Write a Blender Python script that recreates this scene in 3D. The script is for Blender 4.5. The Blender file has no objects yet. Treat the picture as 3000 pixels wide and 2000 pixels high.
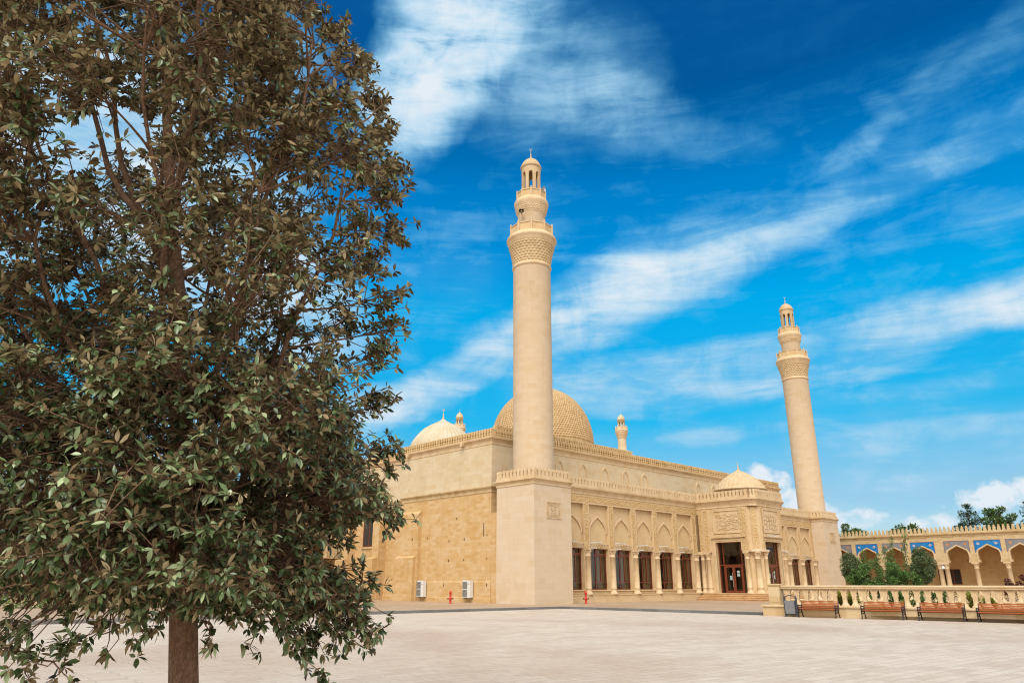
import bpy, math, random
import numpy as np
from mathutils import Vector, Matrix

# ------------------------------------------------------------------ camera, sky, sun, exposure
S = bpy.context.scene
COL = S.collection
R_ = math.radians
YAW, PITCH, ROLL = R_(46.480), R_(18.641), R_(0.067)
CAM = Vector((-41.5147, -41.1575, 1.6))
cam = bpy.data.cameras.new("camera")
cam.sensor_width = 36.0
cam.lens = 2108.14 / 3000 * 36
cam.clip_start, cam.clip_end = 0.1, 6000
camo = bpy.data.objects.new("camera", cam)
COL.objects.link(camo)
F = Vector((math.cos(YAW) * math.cos(PITCH), math.sin(YAW) * math.cos(PITCH), math.sin(PITCH)))
Rt = Vector((math.sin(YAW), -math.cos(YAW), 0))
Up = Rt.cross(F)
R2 = Rt * math.cos(ROLL) + Up * math.sin(ROLL)
U2 = Up * math.cos(ROLL) - Rt * math.sin(ROLL)
camo.matrix_world = Matrix(((R2.x, U2.x, -F.x, CAM.x), (R2.y, U2.y, -F.y, CAM.y), (R2.z, U2.z, -F.z, CAM.z), (0, 0, 0, 1)))
S.camera = camo

SUN_AZ, SUN_EL = R_(212.0), R_(50.0)          # direction towards the sun, anticlockwise from +X
sd = Vector((math.cos(SUN_AZ) * math.cos(SUN_EL), math.sin(SUN_AZ) * math.cos(SUN_EL), math.sin(SUN_EL)))
sun = bpy.data.lights.new("sun", "SUN")
sun.energy, sun.angle, sun.color = 0.85, R_(35), (1.0, 0.955, 0.87)
suno = bpy.data.objects.new("sun", sun)
suno.rotation_euler = sd.to_track_quat("Z", "Y").to_euler()
COL.objects.link(suno)
S.view_settings.view_transform = "Standard"
S.view_settings.look = "None"
S.view_settings.gamma = 1.0
S.view_settings.exposure = 1.97
S.cycles.use_denoising = True
S.cycles.filter_width = 1.1
S.cycles.max_bounces = 6
S.cycles.transparent_max_bounces = 12


def N(nt, typ, ins=None, **props):
    n = nt.nodes.new(typ)
    for k, v in props.items():
        setattr(n, k, v)
    for k, v in (ins or {}).items():
        s = n.inputs[k]
        if isinstance(v, bpy.types.NodeSocket):
            nt.links.new(v, s)
        elif isinstance(v, bpy.types.Node):
            nt.links.new(v.outputs[0], s)
        else:
            s.default_value = v
    return n


def M(nt, op, a, b=None, c=None, clamp=False):
    ins = {0: a}
    if b is not None: ins[1] = b
    if c is not None: ins[2] = c
    n = N(nt, "ShaderNodeMath", ins, operation=op)
    n.use_clamp = clamp
    return n.outputs[0]


def ramp(nt, fac, stops, interp="LINEAR"):
    n = N(nt, "ShaderNodeValToRGB", {"Fac": fac})
    e = n.color_ramp.elements
    n.color_ramp.interpolation = interp
    while len(e) > 1: e.remove(e[0])
    e[0].position, e[0].color = stops[0][0], (*stops[0][1], 1)
    for p, c in stops[1:]:
        x = e.new(p); x.color = (*c, 1)
    return n.outputs[0]


def mixc(nt, fac, a, b, blend="MIX"):
    n = N(nt, "ShaderNodeMix", data_type="RGBA", blend_type=blend)
    for i, v in ((0, fac), (6, a), (7, b)):
        if isinstance(v, bpy.types.NodeSocket): nt.links.new(v, n.inputs[i])
        elif i == 0: n.inputs[i].default_value = v
        else: n.inputs[i].default_value = (*v, 1) if len(v) == 3 else v
    return n.outputs[2]


def build_world():
    w = bpy.data.worlds.new("World")
    S.world = w
    w.use_nodes = True
    nt = w.node_tree
    nt.nodes.clear()
    out = N(nt, "ShaderNodeOutputWorld")
    sky = N(nt, "ShaderNodeTexSky", sky_type="NISHITA")
    sky.sun_disc = False
    sky.sun_elevation = SUN_EL
    sky.sun_rotation = math.pi / 2 - SUN_AZ
    sky.air_density, sky.dust_density, sky.ozone_density = 1.0, 0.6, 2.0
    geo = N(nt, "ShaderNodeTexCoord")
    sep = N(nt, "ShaderNodeSeparateXYZ", {0: geo.outputs["Generated"]})
    x, y, z = sep.outputs
    el = M(nt, "MULTIPLY", M(nt, "ARCSINE", z), 180 / math.pi)
    # azimuth in degrees, clockwise from the plaza-to-minaret direction
    c, s = math.cos(YAW), math.sin(YAW)
    fx = M(nt, "ADD", M(nt, "MULTIPLY", x, c), M(nt, "MULTIPLY", y, s))
    fr = M(nt, "SUBTRACT", M(nt, "MULTIPLY", x, s), M(nt, "MULTIPLY", y, c))
    az = M(nt, "MULTIPLY", M(nt, "ARCTAN2", fr, fx), 180 / math.pi)
    # ------- blue: the physical sky, pushed to the deep azure of the day
    tint = ramp(nt, M(nt, "DIVIDE", el, 90.0), SKY_TINT)
    blue = mixc(nt, 1.0, sky.outputs[0], tint, "MULTIPLY")
    # ------- clouds, by direction
    vec = N(nt, "ShaderNodeCombineXYZ", {0: az, 1: el}).outputs[0]
    rot = N(nt, "ShaderNodeMapping", {"Vector": vec, "Rotation": (0, 0, R_(-12)), "Scale": (0.030, 0.21, 1)})
    n1 = N(nt, "ShaderNodeTexNoise", {"Vector": rot.outputs[0], "Scale": 1.6, "Detail": 9, "Roughness": 0.58, "Distortion": 0.9})
    rot2 = N(nt, "ShaderNodeMapping", {"Vector": vec, "Rotation": (0, 0, R_(-15)), "Scale": (0.075, 0.36, 1)})
    n2 = N(nt, "ShaderNodeTexNoise", {"Vector": rot2.outputs[0], "Scale": 1.3, "Detail": 10, "Roughness": 0.62, "Distortion": 0.6})
    n3 = N(nt, "ShaderNodeTexNoise", {"Vector": vec, "Scale": 0.10, "Detail": 5, "Roughness": 0.6})
    n5 = N(nt, "ShaderNodeTexNoise", {"Vector": vec, "Scale": 0.22, "Detail": 8, "Roughness": 0.6, "Distortion": 0.8})
    wv = N(nt, "ShaderNodeVectorMath", {0: n3.outputs["Color"], 1: (0.5, 0.5, 0.5)}, operation="SUBTRACT")
    wv2 = N(nt, "ShaderNodeVectorMath", {0: wv.outputs[0], 1: (6.0, 2.4, 0)}, operation="MULTIPLY")
    wvec = N(nt, "ShaderNodeVectorMath", {0: vec, 1: wv2.outputs[0]}, operation="ADD").outputs[0]

    def blob(cx, cy, rot, hl, hw, op, src):
        m = N(nt, "ShaderNodeMapping", {"Vector": src, "Location": (cx, cy, 0), "Rotation": (0, 0, R_(rot)), "Scale": (hl, hw, 1)}, vector_type="TEXTURE")
        g = N(nt, "ShaderNodeTexGradient", {0: m.outputs[0]}, gradient_type="SPHERICAL")
        return M(nt, "MULTIPLY", M(nt, "SMOOTH_MIN", M(nt, "MULTIPLY", g.outputs[1], 2.0), 1.0, 0.4), op)

    tot = None
    for b in CLOUDS:
        v = blob(*b, wvec)
        tot = v if tot is None else M(nt, "ADD", tot, v)
    nz = M(nt, "ADD", M(nt, "MULTIPLY", n1.outputs[0], 0.45), M(nt, "ADD", M(nt, "MULTIPLY", n2.outputs[0], 0.55), M(nt, "MULTIPLY", n5.outputs[0], 0.40)))   # about 0.7
    nz = N(nt, "ShaderNodeMapRange", {0: nz, 1: 0.46, 2: 0.96, 3: 0.02, 4: 1.45}).outputs[0]
    low = N(nt, "ShaderNodeMapRange", {0: el, 1: 26.0, 2: 37.0, 3: 0.48, 4: 0.05}).outputs[0]
    base = M(nt, "MULTIPLY", M(nt, "SUBTRACT", nz, 0.62), low)
    mask = M(nt, "ADD", M(nt, "MULTIPLY", tot, nz), M(nt, "MAXIMUM", base, 0.0))
    # low cumulus: rounder noise, harder edge
    n4 = N(nt, "ShaderNodeTexNoise", {"Vector": vec, "Scale": 0.62, "Detail": 7, "Roughness": 0.6})
    cum = None
    for b in CUMULUS:
        v = blob(*b, vec)
        cum = v if cum is None else M(nt, "MAXIMUM", cum, v)
    cm = N(nt, "ShaderNodeMapRange", {0: M(nt, "ADD", cum, M(nt, "MULTIPLY", M(nt, "SUBTRACT", n4.outputs[0], 0.5), 2.6)), 1: 0.36, 2: 0.95, 3: 0, 4: 1}).outputs[0]
    cm = M(nt, "MULTIPLY", cm, M(nt, "MINIMUM", M(nt, "MULTIPLY", cum, 3.0), 1.0))
    mask = M(nt, "SUBTRACT", 1.0, M(nt, "EXPONENT", M(nt, "MULTIPLY", mask, -1.15)))
    veil = M(nt, "MULTIPLY", mask, 1.35, clamp=True)
    fin = mixc(nt, veil, blue, VEIL_COL)
    thick = M(nt, "POWER", M(nt, "MULTIPLY", mask, 1.12, clamp=True), 1.9)
    fin = mixc(nt, M(nt, "MAXIMUM", thick, cm, clamp=True), fin, CLOUD_COL)
    # unseen pale overcast deck, added overhead and behind the plaza as fill light
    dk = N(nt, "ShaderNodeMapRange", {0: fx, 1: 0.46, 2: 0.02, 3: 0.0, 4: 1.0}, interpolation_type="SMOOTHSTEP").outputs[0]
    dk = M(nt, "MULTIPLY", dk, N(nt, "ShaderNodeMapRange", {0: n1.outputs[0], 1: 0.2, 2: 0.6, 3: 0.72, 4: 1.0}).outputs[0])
    fin = mixc(nt, dk, fin, FILL_DECK_COL)
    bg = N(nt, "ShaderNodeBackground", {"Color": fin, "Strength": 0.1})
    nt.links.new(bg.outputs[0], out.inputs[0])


SKY_TINT = [(0.0, (0.212, 0.258, 0.331)), (0.072, (0.221, 0.267, 0.285)), (0.133, (0.02, 0.308, 0.368)), (0.233, (0.0, 0.41, 0.501)), (0.27, (0.0, 0.351, 0.496)), (0.333, (0.0, 0.308, 0.475)), (0.411, (0.0, 0.166, 0.308)), (0.67, (0.028, 0.239, 0.414)), (1.0, (0.046, 0.276, 0.46))]
VEIL_COL = (0.16, 1.28, 2.12)
FILL_DECK_COL = (3.15, 3.12, 3.0)
CLOUD_COL = (1.978, 2.172, 2.346)
# azimuth, elevation, tilt, half-length, half-width (degrees), density
CLOUDS = [
    (-6.5, 42, 60, 10, 7, 1.2), (-9.8, 36.8, 55, 6.5, 4.86, 0.9), (-3, 44, 30, 9, 8.1, 0.6), (3, 39, 0, 13, 6.5, 0.34), (9, 36.3, -12, 9, 3.375, 0.34),
    (-6, 15.2, 28, 9.5, 2.295, 0.95), (-12, 12.8, 20, 5, 2.16, 0.7), (1.5, 19, 20, 7, 3.105, 0.6),
    (7, 21.5, 16, 8.5, 3.78, 1), (13, 23.2, 12, 9.5, 3.105, 0.8), (12, 25.2, 14, 9, 2.43, 0.34), (20, 25.2, 10, 9, 2.565, 0.42),
    (30, 27, 9, 9, 1.9, 0.3), (38, 28.6, 10, 6, 1.9, 0.26),
    (7, 15.3, 4, 9, 2.565, 0.6), (17, 16.2, 5, 8, 2.565, 0.5), (31, 17.3, 3, 10, 2.16, 0.9), (39, 17.7, 2, 7, 2.295, 0.9),
    (14, 13.6, 5, 9, 1.485, 0.42), (24, 14.4, 6, 9, 1.215, 0.48), (27, 12.2, 3, 14, 1.485, 0.32), (15, 10.6, 3, 4, 0.945, 0.4), (30, 9, 2, 14, 2.7, 0.42), (33, 6.5, 2, 12, 2.025, 0.4),
    (36, 33.2, 18, 6, 1.6, 0.13), (40.5, 34.2, 40, 4, 1.9, 0.11), (31.5, 32.5, -35, 2.5, 1.0, 0.16), (29, 30.5, 25, 4, 1.215, 0.22), (18, 33, -15, 6, 1.62, 0.14), (-6, 23, 5, 7, 3.375, 0.16),
    (-36, 29, 20, 13, 10.8, 1.1), (-24, 25, 30, 9, 9.45, 0.95), (-17, 20, 40, 6, 6.75, 0.8), (-27, 9, 10, 14, 5.4, 0.9), (-14, 9, 10, 6, 3.375, 0.5), (-22, 37, 20, 7, 5.4, 0.5),
]
CUMULUS = [(19.6, 7.0, -35, 2.7, 1.7, 1.0), (21.9, 5.0, -20, 2.8, 1.5, 1.0), (25.2, 4.4, 5, 2.4, 1.0, 0.85), (29.5, 3.9, 5, 2.4, 0.9, 0.75), (34.5, 5.6, 8, 5.0, 1.4, 0.9), (39.5, 6.8, 10, 4.5, 1.5, 0.8), (36.3, 8.0, -40, 1.4, 0.7, 0.5)]
build_world()

# ------------------------------------------------------------------ helpers
ORIGIN = {}


def tag(o, label=None, cat=None, group=None, kind=None):
    if label: o["label"] = label
    if cat: o["category"] = cat
    if group: o["group"] = group
    if kind: o["kind"] = kind
    return o


def empty(name, loc, label, cat, group=None, rotz=0.0):
    o = bpy.data.objects.new(name, None)
    o.empty_display_size = 0.3
    o.location = loc
    o.rotation_euler = (0, 0, rotz)
    COL.objects.link(o)
    ORIGIN[o.name] = Vector(loc) if rotz == 0 else Vector((0, 0, 0))
    return tag(o, label, cat, group)


class MB:
    """collects faces; build() links them as one mesh object"""
    def __init__(s):
        s.v, s.f, s.uv, s.mi, s.sm = [], [], [], [], []

    def face(s, pts, mi=0, uv=None, sm=False):
        b = len(s.v)
        s.v += [tuple(p) for p in pts]
        s.f.append(tuple(range(b, b + len(pts))))
        if uv is None:
            p = [Vector(q) for q in pts]
            n = Vector((0, 0, 0))
            for i in range(len(p)):
                a, c = p[i], p[(i + 1) % len(p)]
                n += Vector(((a.y - c.y) * (a.z + c.z), (a.z - c.z) * (a.x + c.x), (a.x - c.x) * (a.y + c.y)))
            if n.length > 1e-12: n.normalize()
            if abs(n.z) > 0.75:
                uv = [(q.x, q.y) for q in p]
            else:
                t = Vector((-n.y, n.x, 0)).normalized()
                uv = [(q.dot(t), q.z) for q in p]
        s.uv += uv
        s.mi.append(mi); s.sm.append(sm)

    def box(s, a, b, mi=0, fr=None):
        x0, y0, z0 = a; x1, y1, z1 = b
        g = (lambda x, y, z: (x, y, z)) if fr is None else fr.p
        P = [g(x0, y0, z0), g(x1, y0, z0), g(x1, y1, z0), g(x0, y1, z0), g(x0, y0, z1), g(x1, y0, z1), g(x1, y1, z1), g(x0, y1, z1)]
        for q in ((0, 3, 2, 1), (4, 5, 6, 7), (0, 1, 5, 4), (1, 2, 6, 5), (2, 3, 7, 6), (3, 0, 4, 7)):
            s.face([P[i] for i in q], mi)

    def prism(s, fr, poly, n0, n1, mi=0, back=False):
        """polygon (u,v) in a frame, extruded from depth n0 to n1 (n1 is the outer face)"""
        s.face([fr.p(u, v, n1) for u, v in poly], mi)
        if back: s.face([fr.p(u, v, n0) for u, v in reversed(poly)], mi)
        k = len(poly)
        for i in range(k):
            (u, v), (u2, v2) = poly[i], poly[(i + 1) % k]
            s.face([fr.p(u, v, n0), fr.p(u2, v2, n0), fr.p(u2, v2, n1), fr.p(u, v, n1)], mi)

    def ring(s, fr, outer, inner, n0, n1, mi=0, closed=False):
        """band between two polylines of equal length"""
        k = len(outer)
        m = k if closed else k - 1
        for i in range(m):
            j = (i + 1) % k
            o1, o2, i1, i2 = outer[i], outer[j], inner[i], inner[j]
            s.face([fr.p(*o1, n1), fr.p(*i1, n1), fr.p(*i2, n1), fr.p(*o2, n1)], mi)
            s.face([fr.p(*o1, n0), fr.p(*o1, n1), fr.p(*o2, n1), fr.p(*o2, n0)], mi)
            s.face([fr.p(*i1, n1), fr.p(*i1, n0), fr.p(*i2, n0), fr.p(*i2, n1)], mi)
        if not closed:
            for i in (0, k - 1):
                s.face([fr.p(*outer[i], n0), fr.p(*outer[i], n1), fr.p(*inner[i], n1), fr.p(*inner[i], n0)], mi)

    def lathe(s, c, prof, seg=32, mi=0, sm=True, a0=0.0, a1=2 * math.pi, capb=False, capt=False, rfun=None):
        cx, cy, cz = c
        rm = max(r for r, z in prof)
        ln = 0
        lens = [0]
        for i in range(1, len(prof)):
            ln += math.hypot(prof[i][0] - prof[i - 1][0], prof[i][1] - prof[i - 1][1]); lens.append(ln)
        full = abs(a1 - a0 - 2 * math.pi) < 1e-6
        def pt(i, j):
            a = a0 + (a1 - a0) * j / seg
            r, z = prof[i]
            if rfun: r = r * rfun(a, z)
            return (cx + r * math.cos(a), cy + r * math.sin(a), cz + z)
        b = len(s.v)
        cols = seg if full else seg + 1
        for i in range(len(prof)):
            for j in range(cols): s.v.append(pt(i, j))
        for i in range(len(prof) - 1):
            for j in range(seg):
                j2 = (j + 1) % cols
                q = (b + i * cols + j, b + i * cols + j2, b + (i + 1) * cols + j2, b + (i + 1) * cols + j)
                s.f.append(q); s.mi.append(mi); s.sm.append(sm)
                u0, u1 = rm * (a0 + (a1 - a0) * j / seg), rm * (a0 + (a1 - a0) * (j + 1) / seg)
                s.uv += [(u0, prof[0][1] + lens[i]), (u1, prof[0][1] + lens[i]), (u1, prof[0][1] + lens[i + 1]), (u0, prof[0][1] + lens[i + 1])]
        if capt: s.face([pt(len(prof) - 1, j) for j in range(seg)], mi)
        if capb: s.face([pt(0, j) for j in reversed(range(seg))], mi)

    def tube(s, pts, rad, seg=6, mi=0, cap=True, sm=True):
        pts = [Vector(p) for p in pts]
        if not isinstance(rad, (list, tuple)): rad = [rad] * len(pts)
        b = len(s.v)
        prev = None
        for i, p in enumerate(pts):
            d = (pts[min(i + 1, len(pts) - 1)] - pts[max(i - 1, 0)])
            if d.length < 1e-9: d = Vector((0, 0, 1))
            d.normalize()
            if prev is None:
                a = d.orthogonal().normalized()
            else:
                a = (prev - d * prev.dot(d))
                a = a.normalized() if a.length > 1e-6 else d.orthogonal().normalized()
            prev = a
            c = d.cross(a)
            for j in range(seg):
                t = 2 * math.pi * j / seg
                s.v.append(tuple(p + (a * math.cos(t) + c * math.sin(t)) * rad[i]))
        L = 0
        for i in range(len(pts) - 1):
            l2 = L + (pts[i + 1] - pts[i]).length
            for j in range(seg):
                j2 = (j + 1) % seg
                s.f.append((b + i * seg + j, b + i * seg + j2, b + (i + 1) * seg + j2, b + (i + 1) * seg + j))
                s.mi.append(mi); s.sm.append(sm)
                u0, u1 = j / seg * rad[0] * 6.3, (j + 1) / seg * rad[0] * 6.3
                s.uv += [(u0, L), (u1, L), (u1, l2), (u0, l2)]
            L = l2
        if cap:
            n = len(pts) - 1
            s.face([s.v[b + n * seg + j] for j in range(seg)], mi)
            s.face([s.v[b + j] for j in reversed(range(seg))], mi)

    def sweep(s, path, prof, closed=True, mi=0, cap_ends=True):
        """profile [(outward offset, z)] along a 2D path with mitred corners (outward is to the right of the path)"""
        k = len(path)
        P = [Vector(p) for p in path]
        nrm = []
        for i in range(k if closed else k - 1):
            d = (P[(i + 1) % k] - P[i]).normalized()
            nrm.append(Vector((d.y, -d.x)))
        def mit(i):
            if closed: a, b = nrm[i - 1], nrm[i]
            else: a, b = nrm[max(i - 1, 0)], nrm[min(i, k - 2)]
            m = (a + b)
            m.normalize()
            return m / max(0.3, m.dot(b))
        ms = [mit(i) for i in range(k)]
        for i in range(k if closed else k - 1):
            j = (i + 1) % k
            for q in range(len(prof) - 1):
                (o1, z1), (o2, z2) = prof[q], prof[q + 1]
                a, b = P[i] + ms[i] * o1, P[j] + ms[j] * o1
                c, d = P[j] + ms[j] * o2, P[i] + ms[i] * o2
                s.face([(a.x, a.y, z1), (b.x, b.y, z1), (c.x, c.y, z2), (d.x, d.y, z2)], mi)
        if not closed and cap_ends:
            for i in (0, k - 1):
                s.face([((P[i] + ms[i] * o).x, (P[i] + ms[i] * o).y, z) for o, z in prof], mi)

    def build(s, name, mats, parent=None, loc=None):
        me = bpy.data.meshes.new(name)
        off = Vector((0, 0, 0))
        if parent is not None: off = ORIGIN.get(parent.name, off)
        elif loc is not None: off = Vector(loc)
        V = np.array(s.v, dtype=np.float64).reshape(-1, 3) - np.array(off)
        me.from_pydata(V.tolist(), [], s.f)
        uvl = me.uv_layers.new(name="UVMap")
        uvl.data.foreach_set("uv", np.array(s.uv, dtype=np.float32).ravel())
        me.polygons.foreach_set("material_index", s.mi)
        me.polygons.foreach_set("use_smooth", s.sm)
        for m in (mats if isinstance(mats, (list, tuple)) else [mats]): me.materials.append(m)
        me.update()
        o = bpy.data.objects.new(name, me)
        COL.objects.link(o)
        if parent is not None:
            o.parent = parent
        elif loc is not None:
            o.location = loc
        ORIGIN[o.name] = off
        return o


class Frame:
    """vertical plane: u to the right seen from outside, v up, n outwards"""
    def __init__(s, origin, U):
        s.o = Vector(origin); s.U = Vector(U).normalized(); s.N = s.U.cross(Vector((0, 0, 1)))
    def p(s, u, v, n):
        q = s.o + s.U * u + s.N * n
        return (q.x, q.y, q.z + v)


def fbox(mb, fr, u0, u1, v0, v1, n0, n1, mi=0):
    mb.box((u0, v0, n0), (u1, v1, n1), mi, fr)


def link_copy(o, parent=None, dloc=None):
    c = o.copy()
    COL.objects.link(c)
    if parent is not None: c.parent = parent
    if dloc is not None: c.location = o.location + Vector(dloc)
    return c


def copy_tree(o, parent=None):
    c = link_copy(o, parent)
    for ch in list(o.children): copy_tree(ch, c)
    return c


def arch(hw, spring, apex, n=8, full=0.72, keep=0.55, low=0.75):
    """pointed four-centred arch outline from left spring to right spring"""
    r = apex - spring
    pts = []
    for i in range(n + 1):
        t = i / n
        x = hw * (1 - t) ** 3 + 3 * hw * (1 - t) ** 2 * t + 3 * hw * keep * (1 - t) * t * t
        y = 3 * r * full * (1 - t) ** 2 * t * low + 3 * r * full * (1 - t) * t * t + r * t ** 3
        pts.append((x, spring + y))
    left = [(-x, y) for x, y in pts]
    return left + [(x, y) for x, y in reversed(pts[:-1])]


def arch4(hw, spring, apex, n=6):
    """four-centred arch: upright sides, tight shoulders, straight slopes to the point"""
    r = apex - spring
    pts = [(hw, spring), (hw, spring + 0.30 * r)]
    for i in range(1, n + 1):
        t = i / n
        pts.append((hw * ((1 - t) ** 2 + 2 * t * (1 - t) + 0.78 * t * t), spring + r * (0.30 * (1 - t) ** 2 + 0.62 * 2 * t * (1 - t) + 0.70 * t * t)))
    pts += [(hw * 0.39, spring + 0.85 * r), (0.0, apex)]
    return [(-x, y) for x, y in pts] + list(reversed(pts[:-1]))


# ------------------------------------------------------------------ materials
def new_mat(name):
    m = bpy.data.materials.new(name)
    m.use_nodes = True
    nt = m.node_tree
    nt.nodes.clear()
    out = N(nt, "ShaderNodeOutputMaterial")
    b = N(nt, "ShaderNodeBsdfPrincipled")
    nt.links.new(b.outputs[0], out.inputs[0])
    return m, nt, b, out


def uvn(nt, scale=(1, 1, 1)):
    t = N(nt, "ShaderNodeTexCoord")
    return N(nt, "ShaderNodeMapping", {"Vector": t.outputs["UV"], "Scale": scale}).outputs[0]


def objc(nt, scale=(1, 1, 1)):
    t = N(nt, "ShaderNodeTexCoord")
    return N(nt, "ShaderNodeMapping", {"Vector": t.outputs["Object"], "Scale": scale}).outputs[0]


def masonry(name, stops, bw=0.62, bh=0.31, mortar=0.006, mcol=0.82, stain=(0.5, 0.36, 0.2), stain_amt=0.25, rough=0.85, bump=0.25, offs=0.5):
    m, nt, b, out = new_mat(name)
    uv = uvn(nt)
    br = N(nt, "ShaderNodeTexBrick", {"Vector": uv, "Color1": (0, 0, 0, 1), "Color2": (1, 1, 1, 1), "Mortar": (0.5, 0.5, 0.5, 1), "Scale": 1.0, "Mortar Size": mortar, "Mortar Smooth": 0.3, "Bias": 0.0, "Brick Width": bw, "Row Height": bh})
    br.offset = offs
    br.squash = 1.35; br.squash_frequency = 3
    c = ramp(nt, br.outputs["Color"], stops)
    n1 = N(nt, "ShaderNodeTexNoise", {"Vector": uv, "Scale": 0.55, "Detail": 5, "Roughness": 0.6})
    n2 = N(nt, "ShaderNodeTexNoise", {"Vector": uv, "Scale": 14.0, "Detail": 6, "Roughness": 0.65})
    n3 = N(nt, "ShaderNodeTexNoise", {"Vector": uvn(nt, (2.2, 0.16, 1)), "Scale": 1.0, "Detail": 4, "Roughness": 0.6})
    f1 = N(nt, "ShaderNodeMapRange", {0: n1.outputs[0], 1: 0.48, 2: 0.72, 3: 0, 4: stain_amt}).outputs[0]
    c = mixc(nt, f1, c, stain)
    f3 = N(nt, "ShaderNodeMapRange", {0: n3.outputs[0], 1: 0.55, 2: 0.8, 3: 0, 4: stain_amt * 0.8}).outputs[0]
    c = mixc(nt, f3, c, (stain[0] * 0.9, stain[1] * 0.85, stain[2] * 0.8))
    fine = N(nt, "ShaderNodeMapRange", {0: n2.outputs[0], 1: 0.3, 2: 0.7, 3: 0.90, 4: 1.07}).outputs[0]
    c = mixc(nt, 1.0, c, N(nt, "ShaderNodeCombineXYZ", {0: fine, 1: fine, 2: fine}).outputs[0], "MULTIPLY")
    mo = N(nt, "ShaderNodeMapRange", {0: br.outputs["Fac"], 1: 0, 2: 1, 3: 1.0, 4: mcol}).outputs[0]
    c = mixc(nt, 1.0, c, N(nt, "ShaderNodeCombineXYZ", {0: mo, 1: mo, 2: mo}).outputs[0], "MULTIPLY")
    nt.links.new(c, b.inputs["Base Color"])
    h = M(nt, "SUBTRACT", M(nt, "MULTIPLY", n2.outputs[0], 0.4), br.outputs["Fac"])
    bp = N(nt, "ShaderNodeBump", {"Height": h, "Strength": bump, "Distance": 0.02})
    nt.links.new(bp.outputs[0], b.inputs["Normal"])
    b.inputs["Roughness"].default_value = rough
    return m


def plain_stone(name, col, var=0.12, rough=0.8, scale=1.2, stain=None, bump=0.15):
    m, nt, b, out = new_mat(name)
    o = objc(nt)
    n1 = N(nt, "ShaderNodeTexNoise", {"Vector": o, "Scale": scale, "Detail": 6, "Roughness": 0.65})
    n2 = N(nt, "ShaderNodeTexNoise", {"Vector": o, "Scale": scale * 14, "Detail": 4, "Roughness": 0.6})
    st = stain or tuple(x * y for x, y in zip(col, (0.86, 0.78, 0.66)))
    c = ramp(nt, n1.outputs[0], [(0.36, st), (0.52, col), (0.7, tuple(min(1, x * 1.07) for x in col))])
    f = N(nt, "ShaderNodeMapRange", {0: n2.outputs[0], 1: 0.3, 2: 0.7, 3: 1 - var, 4: 1 + var * 0.6}).outputs[0]
    c = mixc(nt, 1.0, c, N(nt, "ShaderNodeCombineXYZ", {0: f, 1: f, 2: f}).outputs[0], "MULTIPLY")
    nt.links.new(c, b.inputs["Base Color"])
    bp = N(nt, "ShaderNodeBump", {"Height": n2.outputs[0], "Strength": bump, "Distance": 0.01})
    nt.links.new(bp.outputs[0], b.inputs["Normal"])
    b.inputs["Roughness"].default_value = rough
    return m


def carved(name, col, scale=5.0, strength=0.9, dist=0.06):
    """stone cut with a running leaf-and-scroll relief"""
    m, nt, b, out = new_mat(name)
    uv = uvn(nt)
    wz = N(nt, "ShaderNodeTexNoise", {"Vector": uv, "Scale": 3.0, "Detail": 2})
    wv = N(nt, "ShaderNodeVectorMath", {0: wz.outputs["Color"], 1: (0.10, 0.10, 0.0)}, operation="MULTIPLY")
    v = N(nt, "ShaderNodeVectorMath", {0: uv, 1: wv.outputs[0]}, operation="ADD").outputs[0]
    vo = N(nt, "ShaderNodeTexVoronoi", {"Vector": v, "Scale": scale, "Randomness": 0.55}, feature="F1")
    ws = M(nt, "SINE", M(nt, "MULTIPLY", vo.outputs["Distance"], 10.0))
    v2 = N(nt, "ShaderNodeTexVoronoi", {"Vector": v, "Scale": scale * 2.3, "Randomness": 0.8}, feature="SMOOTH_F1")
    h = M(nt, "ADD", M(nt, "MULTIPLY", ws, 0.5), M(nt, "MULTIPLY", v2.outputs["Distance"], -0.8))
    n1 = N(nt, "ShaderNodeTexNoise", {"Vector": uv, "Scale": 0.9, "Detail": 4})
    c = ramp(nt, n1.outputs[0], [(0.35, tuple(x * y for x, y in zip(col, (0.9, 0.84, 0.74)))), (0.6, col)])
    nt.links.new(c, b.inputs["Base Color"])
    bp = N(nt, "ShaderNodeBump", {"Height": h, "Strength": strength, "Distance": dist})
    nt.links.new(bp.outputs[0], b.inputs["Normal"])
    b.inputs["Roughness"].default_value = 0.85
    return m


def simple(name, col, rough=0.5, metal=0.0, var=0.08, scale=6.0, spec=0.5, coat=0.0):
    m, nt, b, out = new_mat(name)
    n1 = N(nt, "ShaderNodeTexNoise", {"Vector": objc(nt), "Scale": scale, "Detail": 4, "Roughness": 0.6})
    c = ramp(nt, n1.outputs[0], [(0.3, tuple(x * (1 - 2 * var) for x in col)), (0.7, tuple(min(1, x * (1 + var)) for x in col))])
    nt.links.new(c, b.inputs["Base Color"])
    b.inputs["Roughness"].default_value = rough
    b.inputs["Metallic"].default_value = metal
    b.inputs["Specular IOR Level"].default_value = spec
    b.inputs["Coat Weight"].default_value = coat
    return m


def wood(name, c1, c2, rough=0.4, along="x"):
    m, nt, b, out = new_mat(name)
    sc = {"x": (1.2, 22, 22), "z": (22, 22, 1.2), "y": (22, 1.2, 22)}[along]
    n1 = N(nt, "ShaderNodeTexNoise", {"Vector": objc(nt, sc), "Scale": 1.0, "Detail": 6, "Roughness": 0.6})
    c = ramp(nt, n1.outputs[0], [(0.3, c1), (0.7, c2)])
    nt.links.new(c, b.inputs["Base Color"])
    b.inputs["Roughness"].default_value = rough
    return m


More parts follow.
